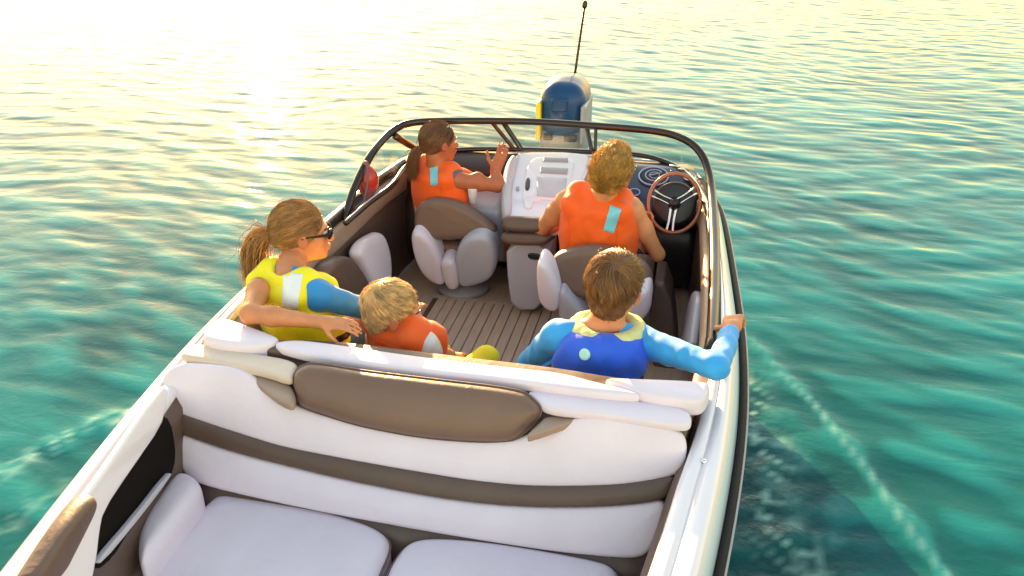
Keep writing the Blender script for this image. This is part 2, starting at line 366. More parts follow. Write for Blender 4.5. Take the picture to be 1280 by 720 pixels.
# ------------------------------------------------------------------ water
def water():
    def axis(a, b, d, far, n):
        c = np.arange(a, b, d); g = np.geomspace(d*2, far, n); g = np.cumsum(g*1.0)
        g = g/g[-1]*far
        return np.concatenate([(a-g)[::-1], c, b+g])
    xs = axis(-16, 13, .033, 1500, 60); ys = axis(-3, 21, .033, 1500, 60)
    X, Y = np.meshgrid(xs, ys, indexing='ij'); H = np.zeros_like(X)
    r = np.random.default_rng(11)
    fade = 1/(1+(np.maximum(0, np.hypot(X, Y-6)-24)/6)**2)
    wx = X+.25*np.sin(.8*Y+.5*X)+.12*np.sin(1.9*X-1.3*Y); wy = Y+.30*np.sin(.55*X+.7)+.14*np.sin(1.3*X+.9*Y)
    for i in range(70):
        lam = .11*(.58/.11)**(r.random()); k = 2*math.pi/lam
        th = R(78)+r.normal()*R(24)
        amp = .0026*lam*(.4+.9*r.random())
        env = .55+.45*np.sin(X*r.normal()*.5+Y*r.normal()*.5+r.random()*6)
        H += amp*env*np.sin(k*(wx*math.cos(th)+wy*math.sin(th))+r.random()*6.28)
    H = H+.10*H*np.abs(H)/.03
    foam = np.zeros_like(X); turb = np.zeros_like(X)
    def dist(P):
        P = catmull(P, 6); d = np.full(X.shape, 1e9); sgn = np.zeros_like(X); tt = np.zeros_like(X)
        for i in range(len(P)-1):
            a, e = P[i], P[i+1]-P[i]
            t = np.clip(((X-a[0])*e[0]+(Y-a[1])*e[1])/(e@e), 0, 1); dx, dy = X-a[0]-t*e[0], Y-a[1]-t*e[1]
            q = np.hypot(dx, dy); mk = q < d; d = np.where(mk, q, d); sgn = np.where(mk, np.sign(e[0]*dy-e[1]*dx), sgn); tt = np.where(mk, (i+t)/(len(P)-1), tt)
        return d*sgn, tt
    # bow wave leaving the starboard side, running back towards the camera's right
    wp = A([onz(x, y, 0)[:2] for x, y in [(938, 425), (985, 475), (1030, 520), (1075, 578), (1125, 645), (1185, 725), (1250, 800), (1400, 960)]])
    s, t = dist(wp)
    H += .012*np.exp(-(s/.045)**2)*(.6+.5*t)-.006*np.exp(-((s-.12)/.07)**2)
    lace_ = np.abs(np.sin(X*19+3*np.sin(Y*11))+np.sin(Y*23+3*np.sin(X*13)))
    n1 = np.sin(X*31+2*np.sin(Y*17))*np.sin(Y*37+2*np.sin(X*21)); n2 = np.sin(X*63+Y*22+2*np.sin(Y*41))*np.sin(Y*71-X*18)
    foam += np.exp(-((s+.010*np.sin(9*Y+2*np.sin(4*X)))/.015)**2)*(.36+.04*np.sin(7*X+3*np.sin(5*Y)))*np.clip(t*5, .25, 1)*np.clip(1.5-t, .4, 1)
    # churned strip between that wave and the hull
    side = (s < 0) if True else 0
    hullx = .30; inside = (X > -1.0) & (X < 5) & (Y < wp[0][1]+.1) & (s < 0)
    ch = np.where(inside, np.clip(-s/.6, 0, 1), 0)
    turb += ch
    r2 = np.random.default_rng(5); C = np.zeros_like(X)
    for i in range(26):
        lam = .06+.25*r2.random(); k = 2*math.pi/lam; th = r2.random()*6.28
        C += .0026*lam/.12*np.sin(k*(X*math.cos(th)+Y*math.sin(th))+2*np.sin(2.3*X+3*Y+i)+i)
    H += C*ch*.3
    hl = A([onz(x, y, 0)[:2] for x, y in [(936, 470), (952, 560), (975, 650), (992, 740)]]); sh_, _t = dist(hl)
    near = np.exp(-((sh_+.05*np.sin(Y*9+2*np.sin(X*7)))/.10)**2)*np.clip(ch*2, 0, 1)
    foam += near*np.clip(.75-lace_, 0, 1)*.9
    sp = (np.sin(X*13.1+3*np.sin(Y*7.3))*np.sin(Y*15.7+3*np.sin(X*9.1)))
    foam += ch*np.clip(sp-.55, 0, 1)*.5
    # broken foam streak on the port side
    lp = A([onz(x, y, 0)[:2] for x, y in [(-60, 612), (0, 590), (50, 565), (95, 545), (150, 520), (200, 500)]])
    s2, t2 = dist(lp)
    band = np.exp(-(s2/.075)**2)
    lace = np.abs(np.sin(X*23+3*np.sin(Y*13))+np.sin(Y*29+3*np.sin(X*11)))
    foam += band*np.clip(.75-lace*1.0, 0, 1)*.9
    H += band*.006+band*.006*n1
    lp = A([onz(x, y, 0)[:2] for x, y in [(-60, 720), (0, 668), (30, 640), (70, 610)]]); s3, _ = dist(lp)
    foam += np.exp(-(s3/.09)**2)*np.clip(.7-lace, 0, 1)*.35
    H *= fade
    nx, ny = X.shape; V = np.stack([X, Y, H], 2).reshape(-1, 3)
    i = np.arange(nx-1)[:, None]*ny+np.arange(ny-1)[None, :]
    Fq = np.stack([i, i+ny, i+ny+1, i+1], -1).reshape(-1, 4)
    o = link('water', V, Fq, None); o['kind'] = 'structure'
    me = o.data
    # centre of link() is the mean: keep world coordinates for the shader through the attribute below
    for nm, arr in (('foam', foam), ('churn', turb), ('crest', np.clip(.5+H/.009, 0, 1))):
        at = me.attributes.new(nm, 'FLOAT', 'POINT'); at.data.foreach_set('value', np.clip(arr, 0, 1).astype(np.float32).ravel())
    m = bpy.data.materials.new('sea_water'); m.use_nodes = True; nt = m.node_tree; b = nt.nodes['Principled BSDF']; L = nt.links.new; N = nt.nodes.new
    def att(n): a = N('ShaderNodeAttribute'); a.attribute_name = n; return a.outputs['Fac']
    geo = N('ShaderNodeNewGeometry')
    big = N('ShaderNodeTexNoise'); big.inputs['Scale'].default_value = .55; big.inputs['Detail'].default_value = 4; L(geo.outputs['Position'], big.inputs['Vector'])
    r1 = N('ShaderNodeValToRGB'); L(big.outputs['Fac'], r1.inputs[0])
    r1.color_ramp.elements[0].position = .32; r1.color_ramp.elements[1].position = .72
    r1.color_ramp.elements[0].color = (.0001, .060, .066, 1); r1.color_ramp.elements[1].color = (.0001, .19, .195, 1)
    # light through the crests, painted in as a paler base colour
    mxc = N('ShaderNodeMix'); mxc.data_type = 'RGBA'; L(r1.outputs[0], mxc.inputs[6]); mxc.inputs[7].default_value = (.0001, .28, .28, 1)
    mr = N('ShaderNodeMapRange'); L(att('crest'), mr.inputs[0]); mr.inputs[1].default_value = .35; mr.inputs[2].default_value = .95; mr.inputs[3].default_value = 0; mr.inputs[4].default_value = .55
    L(mr.outputs[0], mxc.inputs[0])
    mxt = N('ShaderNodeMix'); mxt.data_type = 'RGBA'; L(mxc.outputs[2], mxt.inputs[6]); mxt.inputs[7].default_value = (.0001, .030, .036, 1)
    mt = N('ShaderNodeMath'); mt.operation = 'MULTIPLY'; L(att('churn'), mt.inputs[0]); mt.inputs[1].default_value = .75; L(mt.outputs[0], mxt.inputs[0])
    mxf = N('ShaderNodeMix'); mxf.data_type = 'RGBA'; L(mxt.outputs[2], mxf.inputs[6]); mxf.inputs[7].default_value = (.30, .60, .55, 1)
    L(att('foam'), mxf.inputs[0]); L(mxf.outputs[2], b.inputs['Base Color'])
    b.inputs['IOR'].default_value = 1.33; b.inputs['Specular IOR Level'].default_value = .24
    ro = N('ShaderNodeMapRange'); L(att('foam'), ro.inputs[0]); ro.inputs[3].default_value = .05; ro.inputs[4].default_value = .6; L(ro.outputs[0], b.inputs['Roughness'])
    mp = N('ShaderNodeMapping'); mp.inputs['Rotation'].default_value = (0, 0, R(-14)); mp.inputs['Scale'].default_value = (.42, 1, 1); L(geo.outputs['Position'], mp.inputs[0])
    n1_ = N('ShaderNodeTexNoise'); n1_.inputs['Scale'].default_value = 6.5; n1_.inputs['Detail'].default_value = 4; n1_.inputs['Roughness'].default_value = .5; n1_.inputs['Distortion'].default_value = .6; L(mp.outputs[0], n1_.inputs['Vector'])
    bp = N('ShaderNodeBump'); bp.inputs['Strength'].default_value = 1; bp.inputs['Distance'].default_value = .004; L(n1_.outputs['Fac'], bp.inputs['Height'])
    n2_ = N('ShaderNodeTexNoise'); n2_.inputs['Scale'].default_value = 26; n2_.inputs['Detail'].default_value = 3; L(geo.outputs['Position'], n2_.inputs['Vector'])
    md = N('ShaderNodeMath'); md.operation = 'MULTIPLY_ADD'; L(att('churn'), md.inputs[0]); md.inputs[1].default_value = .004; md.inputs[2].default_value = .0008
    bp2 = N('ShaderNodeBump'); bp2.inputs['Strength'].default_value = 1; L(md.outputs[0], bp2.inputs['Distance']); L(n2_.outputs['Fac'], bp2.inputs['Height']); L(bp.outputs[0], bp2.inputs['Normal']); L(bp2.outputs[0], b.inputs['Normal'])
    me.materials.append(m)
water()

def haze():
    x, y0, y1, z0, z1 = 1650, -1650, 1650, -1.2, 3.0
    V = [(-x, y0, z0), (x, y0, z0), (x, y1, z0), (-x, y1, z0), (-x, y0, z1), (x, y0, z1), (x, y1, z1), (-x, y1, z1)]
    o = link('haze', V, [(3, 2, 1, 0), (4, 5, 6, 7), (0, 1, 5, 4), (1, 2, 6, 5), (2, 3, 7, 6), (3, 0, 4, 7)], None, smooth=False); o['kind'] = 'stuff'
    m = bpy.data.materials.new('golden_haze'); m.use_nodes = True; nt = m.node_tree; nt.nodes.clear()
    ou = nt.nodes.new('ShaderNodeOutputMaterial'); v = nt.nodes.new('ShaderNodeVolumePrincipled'); v.inputs['Color'].default_value = (1, .93, .80, 1); v.inputs['Density'].default_value = HAZE; v.inputs['Anisotropy'].default_value = .55
    nt.links.new(v.outputs[0], ou.inputs['Volume']); o.data.materials.append(m)
# ------------------------------------------------------------------ the boat
CX = -.78
boat = empty('motorboat', (CX, 2.2, 0), 'white open motorboat with brown and white seats, dark-framed windscreen and blue outboard', 'boat')
hy = A([-.95, -.90, -.75, -.4, .2, .8, 1.4, 2.0, 2.5, 3.0, 3.5, 4.3, 4.65, 4.86, 4.98, 5.05, 5.07])
hw_ = A([.0, .14, .27, .46, .66, .80, .905, .995, 1.045, 1.06, 1.045, 1.0, .95, .88, .78, .62, .0])
def hw(y): return np.interp(y, hy, hw_)
def capw(y): return np.interp(y, [-1, 1.2, 2, 2.5, 3, 3.6, 4.3, 5.4], [.17, .17, .155, .125, .10, .08, .06, .05])
def ring_xy():
    ys = hy; R_ = [(CX+hw_[i], ys[i]) for i in range(len(ys))]; L_ = [(CX-hw_[i], ys[i]) for i in range(len(ys)-2, 0, -1)]
    return A(R_+L_)
ring = catmull(np.c_[ring_xy(), np.zeros(len(ring_xy()))], 6, True)[:, :2]
def offset(P, d):
    T = np.roll(P, -1, 0)-np.roll(P, 1, 0); T /= np.linalg.norm(T, axis=1)[:, None]
    n = np.c_[-T[:, 1], T[:, 0]]           # ring runs counter-clockwise: this points inwards
    return P+n*(d[:, None] if hasattr(d, 'shape') else d)
cw = capw(ring[:, 1])
def rz(P, z): return np.c_[P, np.full(len(P), z) if np.isscalar(z) else z]
def scaled(f, fy=1.): return np.c_[CX+(ring[:, 0]-CX)*f, 2.2+(ring[:, 1]-2.2)*fy]
def closed_loft(name, rows, m, parent=boat, **k): return loft(name, A(rows), m, parent, close=True, **k)
# topsides, below the rub rail down past the waterline
hullo = closed_loft('hull', [rz(offset(ring, .045), .945), rz(offset(ring, .02), .925), rz(offset(ring, .004), .86), rz(offset(ring, .0), .80), rz(scaled(.97, .99), .6), rz(scaled(.90, .965), .3), rz(scaled(.80, .93), 0), rz(scaled(.62, .88), -.22), rz(scaled(.2, .8), -.34), rz(scaled(.01, .7), -.38)], M['hull'])
# white gunwale cap with a rolled outer and inner edge and a shallow groove
gr = [(.040, .945), (.048, .956), (.060, .960), (.50, .962), (.52, .957), (.56, .957), (.58, .962), (.92, .960), (.98, .952), (1.0, .935), (1.0, .90)]
rows = []
for t, z in gr:
    d = .04+(cw-.04)*((t-.04)/.96) if t > .06 else np.full(len(ring), t)
    rows.append(rz(offset(ring, d), z))
closed_loft('gunwale', rows, M['gel'])
rr = rz(offset(ring, -.008), .868); v, f = tube(rr, .015, 10, True); link('rub_rail', v, f, M['rubber'], boat)
rr = rz(offset(ring, -.022), .868); v, f = tube(rr, .006, 8, True); link('rub_rail_insert', v, f, M['grey'], boat)
# liner: inner side walls and floor
ri = offset(ring, cw)
yi = ri[:, 1]
liner = closed_loft('side_liner', [rz(offset(ring, cw+.001), .93), rz(offset(ring, cw+.025), .90), rz(offset(ring, cw+.04), .6), rz(offset(ring, cw+.05), .28)], M['brown'])
lv = offset(ring, cw+.03)
fl = [tuple(p) for p in rz(lv, .30)]
def floor_mat():
    m = bpy.data.materials.new('woven_brown_deck'); m.use_nodes = True; nt = m.node_tree; b = nt.nodes['Principled BSDF']; L = nt.links.new
    geo = nt.nodes.new('ShaderNodeNewGeometry'); n = nt.nodes.new('ShaderNodeTexNoise'); n.inputs['Scale'].default_value = 60; n.inputs['Detail'].default_value = 4
    mp = nt.nodes.new('ShaderNodeMapping'); mp.inputs['Scale'].default_value = (1, .12, 1); L(geo.outputs['Position'], mp.inputs[0]); L(mp.outputs[0], n.inputs['Vector'])
    r = nt.nodes.new('ShaderNodeValToRGB'); L(n.outputs['Fac'], r.inputs[0]); r.color_ramp.elements[0].color = (.40, .27, .185, 1); r.color_ramp.elements[1].color = (.66, .48, .36, 1)
    L(r.outputs[0], b.inputs['Base Color']); b.inputs['Roughness'].default_value = .6
    bp = nt.nodes.new('ShaderNodeBump'); bp.inputs['Distance'].default_value = .001; L(n.outputs['Fac'], bp.inputs['Height']); L(bp.outputs[0], b.inputs['Normal'])
    return m
M['deck'] = floor_mat()
link('cockpit_floor', fl, [tuple(range(len(fl)))], M['deck'], boat, smooth=False)
# raised plank mat in the middle of the floor: planks with dark caulking
def plankmat():
    x0, x1, y0, y1 = -1.33, -.60, 2.95, 4.20; bm = []; n = 13; wdt = (x1-x0)/n
    base = [(x0-.03, y0, .303), (x1+.03, y0, .303), (x1+.03, y1+.03, .303), (x0-.03, y1+.03, .303), (x0-.03, y0, .309), (x1+.03, y0, .309), (x1+.03, y1+.03, .309), (x0-.03, y1+.03, .309)]
    fb = [(4, 5, 6, 7), (0, 1, 5, 4), (1, 2, 6, 5), (2, 3, 7, 6), (3, 0, 4, 7)]
    o = link('floor_mat', base, fb, M['brown'], boat, smooth=False)
    P = []
    for i in range(n):
        a, b_ = x0+i*wdt+.0014, x0+(i+1)*wdt-.0014; y1_ = y1-rng.random()*.004
        P.append(([(a, y0, .309), (b_, y0, .309), (b_, y1_, .309), (a, y1_, .309), (a+.003, y0, .316), (b_-.003, y0, .316), (b_-.003, y1_-.004, .316), (a+.003, y1_-.004, .316)], fb))
    P.append(([(x0-.03, y1, .309), (x1+.03, y1, .309), (x1+.03, y1+.03, .309), (x0-.03, y1+.03, .309), (x0-.03, y1, .315), (x1+.03, y1, .315), (x1+.03, y1+.03, .315), (x0-.03, y1+.03, .315)], fb))
    v, f = merged(P); link('plank', v, f, M['deck'], o, smooth=False)
plankmat()

# stern deck behind the dash (closes the hull round the back)
st = ring[(ring[:, 1] > 4.70)]; c_ = st.mean(0); ang = np.arctan2(st[:, 1]-4.9, st[:, 0]-CX); st = st[np.argsort(ang)]
inn = np.c_[np.linspace(st[0][0]-.03, st[-1][0]+.03, 20), np.full(20, 4.86)]
sp_ = [(*p, .952) for p in offset(ring, .05)[(ring[:, 1] > 4.72)]]
a_ = np.arctan2([p[1]-4.72 for p in sp_], [p[0]-CX for p in sp_]); sp_ = [sp_[i] for i in np.argsort(a_)]
link('stern_deck', sp_+[(p[0], p[1]-0, .90) for p in sp_], [tuple(range(len(sp_)))], M['gel'], boat, smooth=False)

# ---- bow sofa
O1 = [CX, 2.0, .62]; N1 = A([0, -.38, .22]); N1 = N1/np.linalg.norm(N1)
sofa_core = F(.012, [-1.74, 1.9, .28], [.22, 2.62, 1.06])
V_, F_ = None, None
def prism(name, prof, x0, x1, m, parent, taper=None):
    """profile in (y,z) swept across the beam, trimmed to the hull's inner side"""
    P = chaikin(prof, 2); n = len(P); xs = np.linspace(0, 1, 15); V = []
    for t in xs:
        for (y, z) in P:
            l = CX-hw(y)+capw(y)+.022; r_ = CX+hw(y)-capw(y)-.022; V.append((l+(r_-l)*t, y, z))
    Fc = [(i*n+j, i*n+(j+1) % n, (i+1)*n+(j+1) % n, (i+1)*n+j) for i in range(14) for j in range(n)]
    Fc += [tuple(range(n))[::-1], tuple(14*n+j for j in range(n))]
    return link(name, V, Fc, m, parent)
sofa = prism('bow_sofa', [(1.96, .28), (1.98, .60), (2.045, .64), (2.245, .985), (2.27, 1.005), (2.42, 1.03), (2.455, 1.025), (2.47, .98), (2.47, .55), (2.47, .28)], 0, 1, M['brown'], boat)
P_ = dict(res=.0055, r=.011, puff=.015, pl=.10, th=.05, shrink=-.009, pipe='brown')
UPW = [(203,492),(205,472),(222,456),(262,458),(302,463),(322,479),(349,503),(407,523),(477,541),(571,554),(641,554),(668,543),(712,527),(744,521),(805,528),(845,539),(856,552),(853,580),(843,592),(805,601),(758,606),(665,607),(600,601),(547,593),(454,577),(360,559),(331,551),(250,525),(210,510)]
STR = [(209,512),(250,527),(331,553),(360,561),(454,579),(547,595),(600,603),(665,609),(758,608),(805,603),(843,595),(840,604),(833,622),(805,629),(735,634),(641,633),(547,622),(454,604),(400,592),(360,582),(315,571),(264,556),(216,538)]
LOW = [(217,541),(264,559),(315,574),(360,585),(400,595),(454,607),(547,625),(641,636),(735,637),(805,632),(831,626),(824,655),(812,685),(796,696),(745,692),(688,686),(620,676),(547,664),(480,652),(400,637),(320,620),(245,602),(231,590),(222,565)]
HED = [(365,475),(368,463),(376,457),(390,453),(454,464),(530,473),(651,487),(666,499),(679,514),(667,530),(653,543),(641,552),(620,554),(571,552),(520,547),(477,539),(440,531),(407,520),(385,513),(374,508),(368,492)]
padp('backrest_upper', UPW, O1, N1, M['vinyl'], sofa, **P_)
padp('backrest_stripe', STR, A(O1)+N1*.010, N1, M['brown'], sofa, res=.005, r=.006, puff=.010, pl=.05, th=.05, shrink=-.003)
padp('backrest_lower', LOW, O1, N1, M['vinyl'], sofa, **P_)
padp('headrest', HED, A(O1)+N1*.012, N1, M['taupe'], sofa, res=.0055, r=.025, puff=.035, pl=.08, th=.06, pipe='brown')
# top ledge: two rows of pads
L1a = [(253,427),(254,412),(262,402),(279,397),(302,404),(340,418),(352,424),(335,432),(302,434)]
L1b = [(336,430),(362,424),(400,427),(520,445),(640,459),(700,465),(745,477),(775,484),(808,494),(780,494),(720,488),(640,477),(520,464),(440,453),(380,443)]
L1c = [(748,473),(790,473),(884,477),(889,482),(884,498),(873,503),(840,500),(808,495),(778,485)]
L2a = [(232,436),(240,430),(262,431),(310,440),(374,451),(368,466),(364,476),(330,464),(270,452),(222,446)]
L2b = [(655,487),(700,491),(780,499),(840,506),(861,513),(866,524),(862,531),(845,531),(790,523),(740,516),(684,512),(668,498)]
padz('ledge_pad', L1a, 1.062, M['vinyl'], sofa, res=.005, r=.014, puff=.010, pl=.05, th=.06)
padz('ledge_pad', L1b, 1.062, M['vinyl'], sofa, res=.005, r=.010, puff=.005, pl=.03, th=.035)
padz('ledge_pad', L1c, 1.062, M['vinyl'], sofa, res=.005, r=.014, puff=.010, pl=.04, th=.06)
padz('ledge_trim', [(352,424),(420,425),(560,443),(700,459),(760,470),(800,474),(812,494),(780,497),(700,489),(560,472),(420,453),(345,437),(262,430),(300,430)], 1.045, M['brown'], sofa, res=.006, r=.010, puff=.005, th=.04)
padz('ledge_pad', L2a, 1.035, M['cream'], sofa, res=.005, r=.009, puff=.004, pl=.03, th=.03)
padz('ledge_pad', L2b, 1.035, M['vinyl'], sofa, res=.005, r=.009, puff=.004, pl=.03, th=.03)
padz('ledge_trim', [(310,461),(300,464),(322,479),(350,502),(372,508),(366,480),(350,470)], 1.0, M['tan'], sofa, res=.006, r=.01, puff=.005, th=.03)
padz('ledge_trim', [(684,517),(740,520),(800,528),(745,521),(712,527),(668,543),(655,545),(672,530)], 1.0, M['tan'], sofa, res=.006, r=.004, puff=.002, th=.03)

# ---- bow seat (foreground) and its side pieces
def bowbase():
    P = [];
    for y in np.linspace(-.55, 2.02, 16): P.append((CX-hw(y)+capw(y)+.03, y, .50))
    for y in np.linspace(2.02, -.55, 16): P.append((CX+hw(y)-capw(y)-.03, y, .50))
    n = len(P); V = P+[(x, y, .29) for x, y, z in P]
    return link('bow_seat', V, [tuple(range(n))]+[(i, i+n, (i+1) % n+n, (i+1) % n) for i in range(n)], M['dark'], boat, smooth=False)
bs = bowbase()
C1 = [onz(x, y, .615) for x, y in [(264,622),(283,614),(330,621),(400,635),(440,648),(470,659),(488,672),(487,688),(472,720)]]+[A([-.74, 1.1, .615]), A([-.74, .25, .615]), A([-1.20, .25, .615]), A([-1.40, 1.1, .615])]+[onz(150, 740, .615)]
C2 = [onz(x, y, .615) for x, y in [(480,720),(500,686),(515,676),(540,672),(594,675),(640,681),(688,689),(745,700),(768,708),(778,724)]]+[A([-.02, 1.5, .615]), A([-.16, .9, .615]), A([-.36, .25, .615]), A([-.72, .25, .615]), A([-.72, 1.2, .615])]
pad3('seat_cushion', C1, M['vinyl'], bs, th=.12, r=.03, puff=.03, pl=.12, res=.008, N=[0, 0, 1], smooth=2, pipe='taupe')
pad3('seat_cushion', C2, M['vinyl'], bs, th=.12, r=.03, puff=.03, pl=.12, res=.008, N=[0, 0, 1], smooth=2, pipe='taupe')
# port side panel, bolster, armrest
XL = [-1.60, 2.0, .8]
padp('side_panel', [(20,745),(60,690),(120,603),(203,481),(212,486),(207,512),(203,533),(165,588),(130,640),(125,668),(122,697),(112,745)], [-1.548, 2.0, .9], [1, .2, .05], M['gel'], boat, res=.006, r=.008, puff=.003, th=.022, smooth=1)
padp('side_bolster', [(111,615),(118,621),(119,638),(98,680),(70,735),(25,740),(55,690),(85,645)], [-1.525, 2.0, .9], [1, .2, .05], M['brown'], boat, res=.006, r=.02, puff=.02, pl=.04, th=.04)
padp('storage_lip', [(123,700),(168,648),(213,590),(216,594),(172,652),(127,706)], [-1.548, 2.0, .8], [1, .2, .05], M['lav'], boat, res=.003, r=.003, puff=.001, th=.02, smooth=1)
padz('side_armrest', [(174,655),(195,622),(217,592),(236,590),(252,602),(250,616),(220,655),(177,710),(170,687)], .73, M['vinyl'], boat, res=.006, r=.03, puff=.02, pl=.05, th=.20)
padz('side_ledge', [(125,702),(170,650),(212,592),(255,605),(250,625),(175,730),(110,740)], .66, M['brown'], boat, res=.008, r=.02, puff=.005, th=.3)
padp('pocket_shade_sheet', [(100,700),(118,630),(190,520),(215,515),(225,590),(180,640),(130,720)], [-1.572, 2.0, .8], [1, .2, .05], M['pit'], boat, res=.008, r=.004, puff=0, th=.012)  # dark sheet standing in for the shade inside the storage opening
# deck bolts
for px in ((880, 576), (209, 468)):
    p = onz(*px, .962); v, f = tube([p+A([0, 0, -.004]), p+A([0, 0, .002]), p+A([0, 0, .005])], [.009, .009, .005], 12); link('deck_bolt', v, f, M['chrome'], boat)

# ---- rear-facing bench the children sit on, in front of the sofa
prism('cockpit_bench', [(2.475, .29), (2.475, .60), (2.62, .62), (2.90, .62), (2.98, .60), (2.99, .55), (2.95, .29)], 0, 1, M['taupe'], boat)

# ---- cockpit sides
def side_pad(name, side, ya, yb, za, zb, off, m, th=.03, puff=.01, n=10):
    ys = np.linspace(ya, yb, n); rows = []
    prof = [(za, 0), (za+.3*(zb-za), puff), (za+.7*(zb-za), puff), (zb, 0)]
    sec = chaikin([(za, -th), (za, puff*.6), (za+.25*(zb-za), puff), (za+.75*(zb-za), puff), (zb, puff*.6), (zb, -th)], 2, False)
    for y in ys:
        xb = CX+side*(hw(y)-capw(y)-.03-off)
        rows.append([(xb-side*s, y, z) for z, s in sec])
    o = loft(name, rows, m, boat); return o
side_pad('coaming_pad', -1, 2.62, 4.6, .80, .925, .0, M['tan'], puff=.03)
side_pad('coaming_pad', 1, 2.62, 4.5, .80, .925, .0, M['tan'], puff=.03)
side_pad('side_trim', -1, 2.62, 4.6, .32, .79, .0, M['brown'], puff=.012)
side_pad('side_trim', 1, 2.62, 4.5, .32, .79, .0, M['brown'], puff=.012)
padp('side_cushion', [(441,318),(448,302),(462,293),(475,288),(484,310),(487,335),(485,362),(475,372),(463,358),(452,335)], [-1.60, 4.0, .6], [1, 0, .15], M['vinyl'], boat, res=.006, r=.02, puff=.03, pl=.05, th=.04)
padp('side_armrest', [(405,330),(425,318),(440,322),(462,358),(470,380),(455,395),(430,380),(405,350)], [-1.58, 3.6, .6], [1, 0, .15], M['brown'], boat, res=.006, r=.02, puff=.03, pl=.05, th=.06)
padp('side_cushion', [(849,445),(856,400),(866,362),(872,365),(868,400),(862,446)], [.085, 3.5, .6], [-1, 0, .1], M['lav'], boat, res=.005, r=.01, puff=.01, th=.03)
# ------------------------------------------------------------------ windscreen
def wtop():
    return A([onx(431, 276, -1.69), onx(441, 240, -1.685), onx(463, 195, -1.66), onz(489, 165, 1.22), onz(518, 153, 1.25), onz(580, 151, 1.26), onz(660, 152, 1.26), onz(740, 157, 1.26), onz(820, 164, 1.255), onz(855, 174, 1.24), onz(874, 189, 1.20), onz(885, 212, 1.13), onz(890, 245, 1.06), onz(893, 300, 1.0), onz(893, 355, .975), onz(889, 440, .968)])
def wbase():
    return A([onz(432, 279, .968), onz(462, 253, .975), onz(490, 232, .985), onz(508, 208, .995), onz(535, 193, 1.0), onz(580, 187, 1.01), onz(650, 187, 1.015), onz(740, 190, 1.015), onz(800, 194, 1.01), onz(838, 205, 1.0), onz(862, 221, .99), onz(876, 242, .98), onz(884, 262, .975), onz(889, 300, .97), onz(891, 352, .965), onz(887, 438, .962)])
TC, BC = catmull(wtop(), 8), catmull(wbase(), 8)
ws = empty('windscreen', TC.mean(0)); ws.parent = boat; ws.location = Vector(TC.mean(0)-A(boat.location)); ORG[ws.name] = TC.mean(0)
rr_ = np.interp(np.linspace(0, 1, len(TC)), [0, .12, .3, .75, .85, 1], [.020, .022, .020, .021, .026, .022])
v, f = tube(TC, rr_, 12); link('top_frame', v, f, M['frame'], ws)
v, f = tube(BC, .015, 10); link('base_frame', v, f, M['frame'], ws)
v, f = tube(BC+A([0, 0, .014]), .004, 8); link('frame_trim', v, f, M['chrome'], ws)
rows = [TC, TC*.66+BC*.34+A([0, .012, 0]), TC*.33+BC*.67+A([0, .012, 0]), BC]; back = [r_+A([0, .004, .002]) for r_ in rows[::-1]]
loft('glass_pane', rows+back, M['glass'], ws)
def strut(a, b, r, m): v, f = tube(catmull([a, (A(a)+b)/2, b], 4), r, 10); return link('strut', v, f, m, ws)
strut(onz(494, 170, 1.20), onz(531, 193, 1.0), .020, M['wframe'])
strut(onz(615, 153, 1.25), onz(643, 187, 1.01), .012, M['wframe'])
strut(onz(629, 153, 1.25), onz(652, 187, 1.01), .015, M['frame'])
strut(onz(733, 157, 1.25), onz(740, 190, 1.01), .013, M['frame'])
strut(onz(745, 157, 1.25), onz(744, 190, 1.01), .010, M['wframe'])
# upright webs of the side frame, under the glass on either side (dark rail along the gunwale)
def rail(name, side, ya, yb, m, z0=.93, z1=.975, off=-.03, wd=.030):
    ys = np.linspace(ya, yb, 24); rows = []
    for y in ys:
        x = CX+side*(hw(y)-capw(y)+off); rows.append([(x-wd*side*-.5, y, z0), (x+wd*.5*side, y, z1-.01), (x+wd*.3*side, y, z1), (x-wd*.3*side, y, z1), (x-wd*.5*side, y, z1-.01), (x-wd*.5*side, y, z0)])
    return loft(name, rows, m, boat)
rail('screen_rail', 1, 2.75, 4.7, M['rubber'], wd=.05, off=-.01)
rail('screen_rail', -1, 3.6, 4.75, M['frame'], wd=.05, off=-.01)

# ------------------------------------------------------------------ dash
def hull_x(side, y): return CX+side*(hw(y)-capw(y)-.02)
def dash_block(name, prof, xa, xb, m, parent=None, xf=None):
    P = chaikin(prof, 2); n = len(P); V = []
    for t in np.linspace(0, 1, 12):
        for y, z in P:
            l = hull_x(-1, y) if xa is None else xa; r_ = hull_x(1, y) if xb is None else xb
            V.append((l+(r_-l)*t, y, z))
    Fc = [(i*n+j, i*n+(j+1) % n, (i+1)*n+(j+1) % n, (i+1)*n+j) for i in range(11) for j in range(n)]
    Fc += [tuple(range(n))[::-1], tuple(11*n+j for j in range(n))]
    return link(name, V, Fc, m, parent or boat)
helm = dash_block('helm_dash', [(4.92, .985), (4.80, 1.00), (4.74, .995), (4.46, .90), (4.42, .86), (4.44, .78), (4.60, .72), (4.90, .70)], -.50, None, M['navy'])
dash_block('footwell_panel', [(4.62, .74), (4.52, .70), (4.50, .31), (4.95, .31), (4.95, .74)], -.5, None, M['black'])
dashl = dash_block('passenger_dash', [(4.92, .985), (4.80, 1.0), (4.72, .995), (4.62, .96), (4.62, .90), (4.70, .80), (4.92, .80)], None, -1.0, M['dark'])
dash_block('glovebox', [(4.88, .88), (4.45, .84), (4.38, .82), (4.36, .78), (4.40, .42), (4.88, .42)], -1.50, -.99, M['lav'])
dash_block('footwell_panel', [(4.9, .8), (4.6, .8), (4.56, .31), (4.95, .31)], None, -.99, M['dark'])
